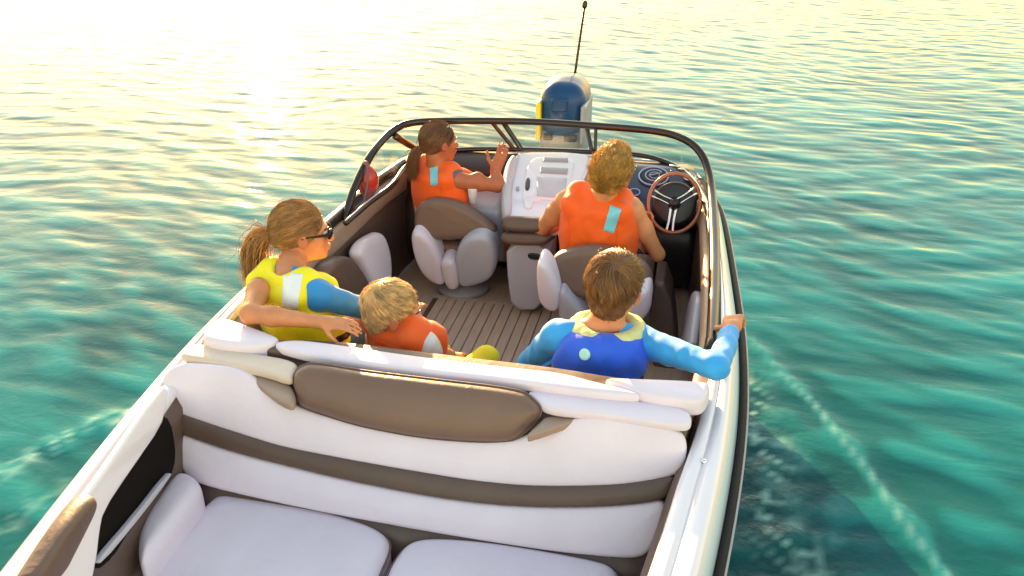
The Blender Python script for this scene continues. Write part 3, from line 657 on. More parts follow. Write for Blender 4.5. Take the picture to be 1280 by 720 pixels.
sl = A([0, .28, .095]); sl = sl/np.linalg.norm(sl); Nd = A([0, -sl[2], sl[1]]); Od = A([0, 4.60, .9515])
def ring_on(px, py, r, tr, m, parent, O=Od, N=Nd, name='gauge_ring', off=.006, arc=(0, 360), n=40):
    c = onplane(px, py, O, N)+N*off; u = A([1., 0, 0]); v_ = np.cross(N, u); a = np.radians(np.linspace(arc[0], arc[1], n))
    P = c+r*np.outer(np.cos(a), u)+r*np.outer(np.sin(a), v_)
    full = arc[1]-arc[0] >= 360
    v, f = tube(P[:-1] if full else P, tr, 8, full); return link(name, v, f, m, parent)
g = ring_on(817, 221, .082, .005, M['gauge'], helm, name='gauge')
ring_on(818, 220, .050, .004, M['gauge'], g, arc=(40, 330)); ring_on(818, 220, .028, .003, M['gauge'], g)
ring_on(793, 241, .030, .003, M['gauge'], helm, name='gauge')
ring_on(862, 222, .032, .004, M['chrome'], helm, name='gauge')
c = onplane(818, 220, Od, Nd)+Nd*.004; v, f = tube([c+Nd*-.004, c+Nd*.001, c+Nd*.002], [.078, .078, .07], 32); link('gauge_face', v, f, M['black'], g)
v, f = tube([c+Nd*.006+A([-.03, -.02, 0]), c+Nd*.006+A([.035, .02, .007])], [.003, .002], 6); link('needle', v, f, M['lav'], g)
for px, py, l in ((843, 209, .05), (852, 213, .04), (868, 225, .03)):  # chrome slugs added to stand for bright reflections on the dash
    c = onplane(px, py, Od, Nd)+Nd*.012; v, f = tube([c-A([l/2, 0, 0]), c+A([l/2, -.01, 0])], [.010, .008], 8, flat=.5); link('chrome_glint', v, f, M['chrome'], helm)

# steering wheel
wc = ony(843, 254, 4.30); wn = CAM-wc; wn = wn/np.linalg.norm(wn)*.8+A([0, -.5, .35])*.4; wn /= np.linalg.norm(wn)
wu = np.cross([0, 0, 1.], wn); wu /= np.linalg.norm(wu); wv = np.cross(wn, wu)
a = np.radians(np.linspace(0, 360, 65)[:-1]); P = wc+np.outer(np.cos(a), wu)*.135+np.outer(np.sin(a), wv)*.155
v, f = tube(P, .0105, 12, True); wheel = link('steering_wheel', v, f, M['wood'], boat)
hub = F(.004, wc-.1, wc+.1); hub.cone(wc-wn*.03, wc-wn*.012, .035, .028, 0); fuse('hub', hub, M['black'], wheel)
def wp_(x, y, d=0): return wc+wu*x+wv*y+wn*d
for (x, y) in ((-.115, .045), (.105, .075), (-.012, -.150)):
    L_ = math.hypot(x, y); tx, ty = -y/L_*.014, x/L_*.014
    for s_ in (-1, 1):
        v, f = tube(catmull([wp_(x*.15+tx*s_, y*.15+ty*s_, -.015), wp_(x*.6+tx*s_*.9, y*.6+ty*s_*.9, -.010), wp_(x+tx*s_*1.2, y+ty*s_*1.2, 0)], 5), .0075, 8, flat=.5); link('spoke', v, f, M['chrome'], wheel)
v, f = tube([wc-wn*.02, wc-wn*.16], [.03, .04], 12); link('steering_column', v, f, M['black'], wheel)
v, f = tube([wc-wn*.045, wc-wn*.05, wc-wn*.09], [.10, .115, .12], 32); link('wheel_shroud', v, f, M['black'], wheel)

# ------------------------------------------------------------------ centre console
Oc = ony(690, 187, 4.86); Nc = A([0, -.15, .75]); Nc /= np.linalg.norm(Nc)
con = padp('centre_console', [(640,197),(650,190),(700,189),(737,192),(740,203),(722,240),(703,270),(697,278),(660,276),(628,271),(628,245),(631,215)], Oc, Nc, M['gel'], boat, res=.006, r=.014, puff=.002, pl=.06, th=.10, smooth=2)
padp('console_bolster', [(627,272),(626,240),(629,212),(638,197),(648,196),(645,215),(640,240),(641,272)], Oc+Nc*.004, Nc, M['lav'], con, res=.006, r=.02, puff=.03, pl=.03, th=.10)
padp('console_panel', [(663,200),(674,195),(716,198),(718,206),(708,250),(668,248),(664,262),(652,258),(656,215)], Oc+Nc*.010, Nc, M['gel'], con, res=.004, r=.006, puff=.002, th=.012, smooth=1)
padp('console_hatch', [(671,220),(709,222),(705,247),(671,244)], Oc+Nc*.018, Nc, M['lav'], con, res=.003, r=.004, puff=.002, th=.012, smooth=0)
for q in ([(679,196),(710,197),(710,202),(679,201)], [(675,208),(710,210),(709,217),(675,215)]):
    padp('air_vent', q, Oc+Nc*.019, Nc, M['grey'], con, res=.0025, r=.003, puff=.001, th=.012, smooth=0)
padp('latch', [(657,223),(663,221),(662,236),(656,237)], Oc+Nc*.020, Nc, M['black'], con, res=.0025, r=.003, puff=.002, th=.015, smooth=1)
padp('speaker_knob', [(645,233),(649,232),(649,237),(645,237)], Oc+Nc*.014, Nc, M['grey'], con, res=.0025, r=.003, puff=.002, th=.015, smooth=1)
yc = 4.10
padp('console_cabinet', [(632,304),(686,306),(684,345),(678,388),(640,388),(634,350)], [0, yc, .6], [0, -1, .05], M['lav'], con, res=.006, r=.012, puff=.006, th=.30, smooth=1)
padp('console_cushion', [(626,271),(640,269),(690,273),(688,290),(655,292),(627,289)], [0, yc-.05, .84], [0, -1, .4], M['brown'], con, res=.005, r=.02, puff=.02, pl=.03, th=.22)
padp('console_cushion', [(625,291),(640,290),(688,292),(687,306),(655,308),(626,305)], [0, yc-.07, .76], [0, -1, .3], M['brown'], con, res=.005, r=.018, puff=.015, pl=.02, th=.22)
padp('handle', [(659,316),(677,318),(673,326),(660,324)], [0, yc-.012, .6], [0, -1, .05], M['black'], con, res=.003, r=.004, puff=.003, th=.02, smooth=1)

# ------------------------------------------------------------------ helm seats
def seat(px_back, lobes, y, cxp, width, foot, label, zc):
    bk = padp('captain_seat', px_back, [0, y, .75], [0, -1, .18], M['taupe'], boat, res=.0055, r=.03, puff=.015, pl=.04, th=.09, label=label)
    # rolled top edge
    for q, m in lobes:
        padp('seat_wing', q, [0, y-.03, .62], [0, -1, -.25], m, bk, res=.005, r=.022, puff=.022, pl=.05, th=.12, shrink=-.006)
    c = ony(*cxp, y); b = F(.012, c+A([-.3, -.1, -.45]), c+A([.3, .55, .2]))
    b.ell(c+A([0, .24, -.03]), [width*.46, .16, .15], .03); b.ell(c+A([0, .25, -.14]), [width*.36, .16, .10], .04)
    fuse('seat_bucket', b, M['dark'], bk)
    cu = F(.01, c+A([-.3, 0, -.2]), c+A([.3, .6, .2])); cu.box(c+A([0, .28, -.02]), [width*.44, .22, .06], .05, .01); fuse('seat_base', cu, M['taupe'], bk)
    z0 = c[2]-.2
    v, f = tube([(c[0], y+.2, z0), (c[0], y+.2, .36), (c[0], y+.2, .33), (c[0], y+.2, .305)], [.05, .05, .15, .16], 24); link('pedestal', v, f, M['grey'], bk)
    return bk
seat([(517,293),(516,268),(523,254),(539,247),(561,249),(587,260),(612,278),(621,289),(614,297),(595,296),(569,301),(546,301),(530,297)],
     [([(514,291),(524,289),(540,303),(549,322),(552,342),(556,357),(539,352),(526,339),(517,317)], M['vinyl']),
      ([(551,324),(569,325),(574,354),(570,362),(559,360),(553,343)], M['vinyl']),
      ([(570,325),(573,310),(582,299),(599,293),(614,299),(620,317),(617,344),(602,354),(576,359),(572,345)], M['lav'])], 4.17, (566, 318), .46, None, 'brown and white seat under the passenger', .6)
seat([(686,337),(689,323),(702,314),(729,308),(750,308),(775,313),(799,324),(814,339),(817,358),(800,376),(760,380),(714,371),(694,356)],
     [([(671,331),(680,328),(694,350),(700,368),(698,389),(683,387),(673,374)], M['vinyl']),
      ([(699,358),(715,374),(731,393),(737,404),(722,410),(704,407),(698,392)], M['lav']),
      ([(768,396),(788,374),(806,360),(813,366),(812,390),(797,405),(775,409)], M['vinyl'])], 3.66, (752, 372), .52, None, 'brown and white seat under the driver', .6)
# storage box beside the driver's seat
padp('side_locker', [(812,352),(836,356),(846,440),(845,470),(812,470)], [0, 3.75, .5], [0, -1, .1], M['brown'], boat, res=.008, r=.01, puff=.004, th=.35, smooth=1)

# ------------------------------------------------------------------ outboard engine and light pole
ex, ey = -.825, 5.62
e = F(.008, [ex-.25, ey-.35, .35], [ex+.25, ey+.4, 1.4])
e.box([ex, ey, .86], [.148, .205, .12], .05, 0); e.cone([ex, ey+.02, .78], [ex, ey+.03, .45], .12, .075, .05)
eng = fuse('outboard_engine', e, M['grey'], boat)
def eblock(name, c, hf, r, m, extra=None, par=None):
    b = F(.006, [ex-.25, ey-.35, .75], [ex+.25, ey+.35, 1.4]); b.box(c, hf, r, 0)
    if extra: extra(b)
    return fuse(name, b, m, par or eng)
cowl = eblock('cowl', [ex, ey, 1.10], [.152, .235, .19], .125, M['cowl'], lambda b: (b.ell([ex, ey, 1.10], [.160, .25, .195], .03), b.box([ex, ey, .80], [.4, .5, .135], .01, .01, sub=True)))
eblock('cowl_panel', [ex-.005, ey-.235, 1.165], [.055, .02, .045], .015, M['cowl'], None, cowl)
eblock('cowl_stripe', [ex-.146, ey-.05, 1.045], [.018, .185, .125], .016, M['cowly'])
eblock('cowl_trim', [ex+.146, ey-.04, 1.03], [.018, .19, .13], .016, M['grey'])
eblock('cowl_vent', [ex-.08, ey-.222, .945], [.030, .022, .022], .010, M['black']); eblock('cowl_vent', [ex+.07, ey-.222, .945], [.042, .022, .024], .010, M['black'])
b = F(.01, [ex-.3, 4.8, .2], [ex+.3, 6.2, .9]); b.box([ex, 5.22, .52], [.14, .22, .12], .03, 0); b.box([ex, 5.45, .50], [.08, .14, .2], .03, .02); fuse('mounting_bracket', b, M['black'], eng)
v, f = tube([(ex, ey+.03, .48), (ex, ey+.05, -.1), (ex, ey+.06, -.45)], [.08, .06, .04], 16, flat=1.6); link('engine_leg', v, f, M['grey'], eng)
b = F(.012, [ex-.3, 5.6, -.6], [ex+.3, 6.2, -.2]); b.ell([ex, ey+.1, -.42], [.05, .19, .05], 0); b.box([ex, ey+.1, -.27], [.13, .2, .012], .01, .01); fuse('gearcase', b, M['grey'], eng)
a0, a1 = ony(718, 97, 6.0), ony(731, 6, 6.0); d_ = (a1-a0)/np.linalg.norm(a1-a0)
v, f = tube([a0-d_*.62, a0, a1], [.012, .010, .008], 10); pole = link('light_pole', v, f, M['black'], boat)
lp_ = F(.003, a1-.05, a1+.05); lp_.cone(a1-d_*.006, a1+d_*.012, .019, .017, 0); fuse('lamp_globe', lp_, M['black'], pole)
b0 = a0-d_*.62; bb = F(.008, [b0[0]-.1, 4.95, b0[2]-.15], [b0[0]+.12, 6.1, b0[2]+.1]); bb.cone(b0, [b0[0]+.03, 5.05, .62], .018, .022, .01); fuse('pole_bracket', bb, M['black'], pole)

# ------------------------------------------------------------------ loose things
fc = onz(459, 226, 1.045)
fd = F(.005, fc-.2, fc+.2); fd.ell(fc, [.062, .058, .088], 0); fd.cone(fc+A([0, 0, .08]), fc+A([0, 0, .10]), .018, .014, .01); fd.cone(fc-A([0, 0, .07]), fc-A([0, 0, .088]), .03, .028, .012)
fender = fuse('fender', fd, M['redball']); fender['label'] = 'small red rounded fender resting on the port gunwale outside the side glass'; fender['category'] = 'fender'
v, f = tube(catmull([fc+A([0, 0, .10]), fc+A([.02, -.03, .11]), fc+A([.03, -.07, .02]), fc+A([.02, -.12, -.07])], 6), .005, 8); link('rope', v, f, M['greyshirt'], fender)
cb = onz(591, 254, .862); cv, cf = tube([cb, cb+A([0, 0, .002]), cb+A([0, 0, .085]), cb+A([0, 0, .09]), cb+A([0, 0, .086]), cb+A([0, 0, .02])], [.018, .021, .028, .0285, .025, .019], 24)
cup = link('drink_cup', cv, cf, M['cup']); cup['label'] = 'small clear plastic cup beside the passenger in the grey shirt'; cup['category'] = 'cup'
# ------------------------------------------------------------------ people
def unit(v): v = A(v, float); return v/(np.linalg.norm(v)+1e-12)
def ik(a, c, l1, l2, hint):
    a, c = A(a, float), A(c, float); d = np.linalg.norm(c-a); dd = min(d, (l1+l2)*.995); u = unit(c-a)
    x = (l1*l1-l2*l2+dd*dd)/(2*dd); h = math.sqrt(max(l1*l1-x*x, 0)); p = A(hint)-u*(A(hint)@u)
    return a+u*x+unit(p)*h, a+u*dd
def put_hand(f, W, D, N, side, s, curl=.5, spread=.06, thumb=.6):
    """W wrist, D palm direction, N palm normal (towards the palm side), side +1: thumb on the D x N side"""
    D, N = unit(D), A(N, float); N = unit(N-D*(N@D)); T = np.cross(D, N)*side
    q = np.stack([T, D, N], 1)
    f.cone(W-D*.01*s, W+D*.02*s, .026*s, .030*s, .015)
    f.box(W+D*.048*s, [.038*s, .046*s, .0135*s], .013*s, .012, rot=q)
    lens = [(.030, .044, .026, .020), (.010, .049, .029, .021), (-.011, .045, .027, .020), (-.030, .035, .021, .018)]
    for (tx, a, b, c) in lens:
        r0 = .0092*s; p = W+D*.088*s+T*tx*s; ang = 0; d0 = unit(D+T*tx*spread*30*.3)
        for L_, r_, w_ in ((a, r0, .75), (b, r0*.9, 1.0), (c, r0*.82, .7)):
            ang += curl*w_*1.15; dr = d0*math.cos(ang)+N*math.sin(ang); e_ = p+dr*L_*s*.95; f.cone(p, e_, r_, r_*.92, .0035); p = e_
    p = W+D*.020*s+T*.030*s; dr = unit(T*.75+D*.55+N*.25)
    for L_, r_ in ((.040, .0135), (.032, .0108), (.024, .0095)):
        e_ = p+dr*L_*s; f.cone(p, e_, r_*s, r_*.9*s, .006); p = e_; dr = unit(dr+(D*.5+N*.55-T*.35)*thumb)
def head_prims(f, C, Hm, s, long=False):
    def L(x, y, z): return C+Hm@(A([x, y, z])*s)
    f.ell(L(0, -.014, .030), A([.074, .094, .086])*s, .02, rot=Hm)
    f.ell(L(0, .028, -.025), A([.058, .066, .080])*s, .025*s, rot=Hm)
    f.ell(L(0, .045, -.070), A([.043, .046, .036])*s, .025*s, rot=Hm)
    f.ell(L(0, .078, -.094), A([.017, .016, .014])*s, .018*s, rot=Hm)
    for k in (-1, 1):
        f.ell(L(.036*k, .062, -.024), A([.022, .022, .022])*s, .02*s, rot=Hm)
        f.cone(L(.012*k, .090, .026), L(.044*k, .076, .024), .0085*s, .007*s, .012*s)
        f.ell(L(.031*k, .097, .006), A([.016, .013, .0105])*s, .010*s, rot=Hm, sub=True)
        f.ell(L(.077*k, -.004, -.008), A([.0085, .020, .031])*s, .008*s, rot=Hm@frameM(-14*k))
        f.ell(L(.088*k, .002, -.006), A([.006, .011, .019])*s, .005*s, rot=Hm@frameM(-14*k), sub=True)
        f.ell(L(.010*k, .106, -.032), A([.0085, .011, .0075])*s, .006*s, rot=Hm)
    f.cone(L(0, .088, .016), L(0, .112, -.024), .0075*s, .0115*s, .010*s)
    f.ell(L(0, .100, -.055), A([.022, .0095, .0052])*s, .006*s, rot=Hm); f.ell(L(0, .098, -.067), A([.019, .0100, .0060])*s, .006*s, rot=Hm)
    f.cone(L(-.02, .108, -.061), L(.02, .108, -.061), .0025*s, .0025*s, .003*s, sub=True)

def strands(name, roots, dirs, L_, comb, center, Hm, rad, m, parent, seg=6, r=.0011, lift=.002, wav=.0, seed=1, push=True, jit=.15, wfreq=60, locks=380, clump=.38):
    g = np.random.default_rng(seed); n = len(roots); P = roots.copy(); D = dirs.copy(); pts = [P.copy()]; Ls = L_*(.65+.6*g.random(n)); ph = g.random((n, 1))*6
    gi = g.choice(n, min(locks, n), replace=False); own = np.argmin(((roots[:, None, :]-roots[gi][None])**2).sum(2), 1)
    fly = g.random(n) < .04; jj = np.where(fly, jit*3+.3, jit)[:, None]
    for i in range(seg):
        t = comb(P, i/seg)+g.normal(size=(n, 3))*jj
        if wav: t = t+wav*np.stack([np.sin(P[:, 2]*wfreq+ph[:, 0]), np.cos(P[:, 0]*wfreq+ph[:, 0]*2), np.sin(P[:, 1]*wfreq+ph[:, 0]*3)], 1)
        D = D*.45+t*.8; D /= np.linalg.norm(D, axis=1)[:, None]+1e-9
        P = P+D*(Ls/seg)[:, None]
        if push:
            q = (P-center)@Hm/rad; l = np.linalg.norm(q, axis=1); k = l < 1
            P[k] = center+(q[k]/l[k][:, None]*(1+.01))*rad@Hm.T
        pts.append(P.copy())
    P = np.stack(pts, 1); G_ = P[gi[own]]; tt = (np.linspace(0, 1, seg+1)**1.2*clump)[None, :, None]*np.where(fly, .1, 1)[:, None, None]; P = P*(1-tt)+G_*tt
    T = np.gradient(P, axis=1); T /= np.linalg.norm(T, axis=2)[:, :, None]+1e-9
    u = np.cross(T, [.2, .3, 1.]); u /= np.linalg.norm(u, axis=2)[:, :, None]+1e-9; w_ = np.cross(T, u)
    rr = (r*(1-.75*np.linspace(0, 1, seg+1)**2))[None, :, None]*(.7+.6*g.random((n, 1, 1)))
    V = np.stack([P+rr*(math.cos(a)*u+math.sin(a)*w_) for a in (0, 2.094, 4.188)], 2)        # n, seg+1, 3, 3
    b = (np.arange(n)*(seg+1)*3)[:, None, None]+(np.arange(seg)*3)[None, :, None]; k = np.arange(3)[None, None, :]; k2 = (k+1) % 3
    Fq = np.stack([b+k, b+k2, b+k2+3, b+k+3], -1).reshape(-1, 4)
    o = link(name, V.reshape(-1, 3), Fq, m, parent)
    tone = (.55+.75*g.random(len(gi)))[own]*(.75+.5*g.random(n)); at = o.data.attributes.new('tone', 'FLOAT', 'POINT')
    at.data.foreach_set('value', np.repeat(tone, (seg+1)*3).astype(np.float32)); return o

def hair(parent, C, Hm, s, style, m, seed=1):
    def L(x, y, z): return C+Hm@(A([x, y, z])*s)
    f = F(.0045, C-.2*s-.02, C+.2*s+.02)
    if style in ('boy', 'blond'):
        f.ell(L(0, -.017, .038), A([.079, .098, .089])*s, .01, rot=Hm); f.ell(L(0, -.052, -.020), A([.060, .052, .060])*s, .03, rot=Hm)
        f.box(L(0, .115, -.02), A([.09, .055, .085])*s, .02, .015, rot=Hm, sub=True)
        f.ell(L(0, -.05, -.125), A([.12, .12, .055])*s, .012, rot=Hm, sub=True)
        for k in (-1, 1): f.ell(L(.082*k, .012, -.020), A([.03, .034, .042])*s, .01, rot=Hm, sub=True)
    elif style == 'updo':
        f.ell(L(0, -.020, .034), A([.084, .102, .088])*s, .01, rot=Hm); f.ell(L(0, -.050, -.015), A([.064, .056, .062])*s, .03, rot=Hm); f.ell(L(-.005, .012, .100), A([.060, .060, .040])*s, .03, rot=Hm)
        f.box(L(0, .118, -.03), A([.09, .055, .085])*s, .02, .015, rot=Hm, sub=True); f.ell(L(0, -.03, -.128), A([.13, .13, .055])*s, .012, rot=Hm, sub=True)
        for k in (-1, 1): f.ell(L(.086*k, .020, -.025), A([.03, .034, .040])*s, .01, rot=Hm, sub=True)
    else:
        f.ell(L(0, -.018, .036), A([.0795, .100, .090])*s, .01, rot=Hm); f.ell(L(0, -.055, -.005), A([.062, .056, .060])*s, .03, rot=Hm)
        f.box(L(0, .118, -.03), A([.09, .052, .085])*s, .02, .015, rot=Hm, sub=True); f.ell(L(0, -.02, -.115), A([.12, .13, .05])*s, .012, rot=Hm, sub=True)
        for k in (-1, 1): f.ell(L(.086*k, .014, -.022), A([.03, .030, .036])*s, .01, rot=Hm, sub=True)
    V, Fa = f.mesh(1)
    cap = link('hair', V, Fa, m, parent); at = cap.data.attributes.new('tone', 'FLOAT', 'POINT'); at.data.foreach_set('value', np.full(len(V), .5, np.float32))
    n = len(V); g = np.random.default_rng(seed)
    loc = (V-C)@Hm/s
    ce = C+Hm@(A([0, -.017, .035])*s); rad = A([.079, .098, .090])*s
    nor = (V-ce)@Hm/rad**2; nor = nor@Hm.T; nor /= np.linalg.norm(nor, axis=1)[:, None]
    def tang(d, P):
        q = (P-ce)@Hm/rad**2; q = q@Hm.T; q /= np.linalg.norm(q, axis=1)[:, None]+1e-9
        d = d-(d*q).sum(1)[:, None]*q; return d/(np.linalg.norm(d, axis=1)[:, None]+1e-9), q
    if style == 'boy':
        i = g.choice(n, 7500); crown = L(.01, -.06, .11)
        def comb(P, t):
            d = P-crown; d, q = tang(d, P); sw = np.cross(q, d); return d+.35*sw+q*.25-A([0, 0, .25])
        strands('hair_strands', V[i], nor[i]*.6+g.normal(size=(7500, 3))*.2, .020*s+.026*s*np.clip((loc[i, 2]+.02)/.12, 0, 1), comb, ce, Hm, rad*1.01, m, cap, 5, .0010, seed=seed)
    elif style == 'blond':
        i = g.choice(n, 7500); crown = L(-.01, -.05, .11)
        def comb(P, t):
            d = P-crown; d, q = tang(d, P); sw = np.cross(q, d); return d+.7*sw+q*.15
        strands('hair_strands', V[i], nor[i]*.5+g.normal(size=(7500, 3))*.25, .020*s+.016*s*np.clip((loc[i, 2]+.02)/.12, 0, 1), comb, ce, Hm, rad*1.01, m, cap, 5, .0010, seed=seed, jit=.14, clump=.3)
    elif style == 'updo':
        i = g.choice(n, 6000); top = L(-.005, 0, .13)
        def comb(P, t):
            d = top-P; d, q = tang(d, P); return d*.8+q*.25
        strands('hair_strands', V[i], nor[i]*.5+g.normal(size=(6000, 3))*.3, .030*s, comb, ce, Hm, rad*1.02, m, cap, 7, .0012, seed=seed, wav=.45, jit=.22, wfreq=80/s)
    else:
        root = L(-.02, -.112, -.005) if style == 'pony' else L(-.03, -.105, -.045)
        i = g.choice(n, 6500)
        def comb(P, t):
            d = root-P; d, q = tang(d, P); return d
        strands('hair_strands', V[i], nor[i]*.1, .055*s, comb, ce, Hm, rad*1.0, m, cap, 6, .0011, seed=seed, jit=.06)
        k = 1500; rr = root+g.normal(size=(k, 3))*.009
        out = Hm@A([-.15, -.62, .05]) if style == 'pony' else Hm@A([-.35, -.6, -.3])
        fan = g.normal(size=(k, 3))*.28
        def comb2(P, t): return A([0, 0, -1.3])*(.25+t*1.2)+out*(.75-t)+fan*(.4+t)*.5
        tail = strands('ponytail', rr, np.tile(out, (k, 1))+fan*.6, .23*s if style == 'pony' else .16*s, comb2, ce, Hm, rad*1.02, m, parent, 10, .0017, seed=seed+3, jit=.10, wav=.10, locks=40, clump=.45)
        b = F(.003, root-.04, root+.04); b.cone(root-Hm@A([0, .008, 0]), root+out*.012, .016*s, .017*s, 0); fuse('hair_band', b, M['greyshirt'], parent)
    return cap

def vest(p, T, O, s, m, patches, tall=.0, thick=1., wide=1., cut=.06):
    """foam life vest in torso axes; T columns = right, forward, up"""
    def L(x, y, z): return O+T@(A([x, y, z])*s)
    c = L(0, 0, .3); f = F(.0055, c-.38*s, c+.38*s); w_ = wide
    f.ell(L(0, .0, .30), A([.190*w_, .128*thick, .26])*s, .03, rot=T)
    f.box(L(0, -.092, .295+tall/2), A([.168*w_, .048, .175+tall])*s, .040*s, .03, rot=T, bend=1.6/s)
    for k in (-1, 1):
        f.box(L(.088*k*w_, .098, .27), A([.078*w_, .042, .185])*s, .036*s, .02, rot=T)
        f.cone(L(.118*k*w_, -.080, .455+tall), L(.108*k*w_, .0, .485), .052*s, .046*s, .03); f.cone(L(.108*k*w_, .0, .485), L(.088*k*w_, .095, .42), .044*s, .04*s, .03)
        f.ell(L(.262*k*w_, .020, .365), A([.082, .070, .125])*s, .015, rot=T, sub=True)
    f.ell(L(0, .03, .545), A([.072, .085, .10])*s, .02, rot=T, sub=True)
    f.box(L(0, 0, cut-.1), A([.4, .4, .145])*s, .02, .02, rot=T, sub=True)
    f.fold(.006*s, 34/s, seed=int(s*1000))
    V, Fa = f.mesh(2); o = link('life_vest', V, Fa, m, p)
    bv = BVHTree.FromPolygons([Vector(v) for v in V], [tuple(map(int, q)) for q in Fa])
    for nm, quad, pm in patches:
        n = 12; pts = []; ok = True
        for a in np.linspace(0, 1, n):
            for b in np.linspace(0, 1, n):
                q = (1-a)*(1-b)*A(quad[0])+a*(1-b)*A(quad[1])+a*b*A(quad[2])+(1-a)*b*A(quad[3])
                if len(quad[0]) == 2: og = CAM; dr = unit(ray(*q))
                else: og = L(*q); dr = unit(T@A([0, 1, 0]))
                h = bv.ray_cast(Vector(og), Vector(dr))
                pts.append(A(h[0])-dr*.0035 if h[0] is not None else None)
        good = [q for q in pts if q is not None]
        if len(good) < n*n*.5: print('PATCH MISS', nm, len(good)); continue
        mean = np.mean(good, 0); pts = [q if q is not None else None for q in pts]
        def fill(i):
            if pts[i] is not None: return pts[i]
            a, b = divmod(i, n); best = min((abs(j//n-a)+abs(j % n-b), j) for j in range(n*n) if pts[j] is not None); return pts[best[1]]
        P = A([fill(i) for i in range(n*n)]); nn = unit(CAM-mean) if len(quad[0]) == 2 else -unit(T@A([0, 1, 0]))
        V2 = np.vstack([P, P-nn*.006]); Fq = []
        for i in range(n-1):
            for j in range(n-1): a = i*n+j; Fq += [(a, a+1, a+n+1, a+n), (a+n*n, a+n+n*n, a+n+1+n*n, a+1+n*n)]
        bd = [j for j in range(n)]+[i*n+n-1 for i in range(1, n)]+[(n-1)*n+j for j in range(n-2, -1, -1)]+[i*n for i in range(n-2, 0, -1)]
        for i in range(len(bd)): a, b = bd[i], bd[(i+1) % len(bd)]; Fq.append((a, a+n*n, b+n*n, b))
        link(nm, V2, Fq, pm, o)
    # stitched seams on the back panel
    for a0_, a1_ in ((L(-.115*w_, -.5, .44), L(-.105*w_, -.5, cut+.07)), (L(.115*w_, -.5, .44), L(.105*w_, -.5, cut+.07)), (L(-.15*w_, -.5, .425), L(.15*w_, -.5, .425))):
        dr = unit(T@A([0, 1, 0])); Q = []
        for t in np.linspace(0, 1, 22):
            h = bv.ray_cast(Vector(a0_*(1-t)+a1_*t), Vector(dr))
            if h[0] is not None: Q.append(A(h[0])-dr*.0004)
        if len(Q) > 6: v, f2 = tube(Q, .0019, 6); link('seam', v, f2, m, o)
    # waist belt
    ang = np.radians(np.linspace(0, 360, 49)[:-1]); P = []
    for a in ang:
        og = L(.5*math.sin(a), .5*math.cos(a), .16); dr = unit(L(0, 0, .16)-og); h = bv.ray_cast(Vector(og), Vector(dr)); P.append(A(h[0])-dr*.001 if h[0] is not None else L(.17*math.sin(a), .12*math.cos(a), .16))
    v, f2 = tube(P, .004, 8, True, flat=1); 
    v = A(v).reshape(48, 8, 3); cc = v.mean(1, keepdims=True); up = T@A([0, 0, 1.]); dz = ((v-cc)@up)[:, :, None]*up; v = v+dz*3.2
    link('belt', v.reshape(-1, 3), f2, M['black'], o)
    return o, bv

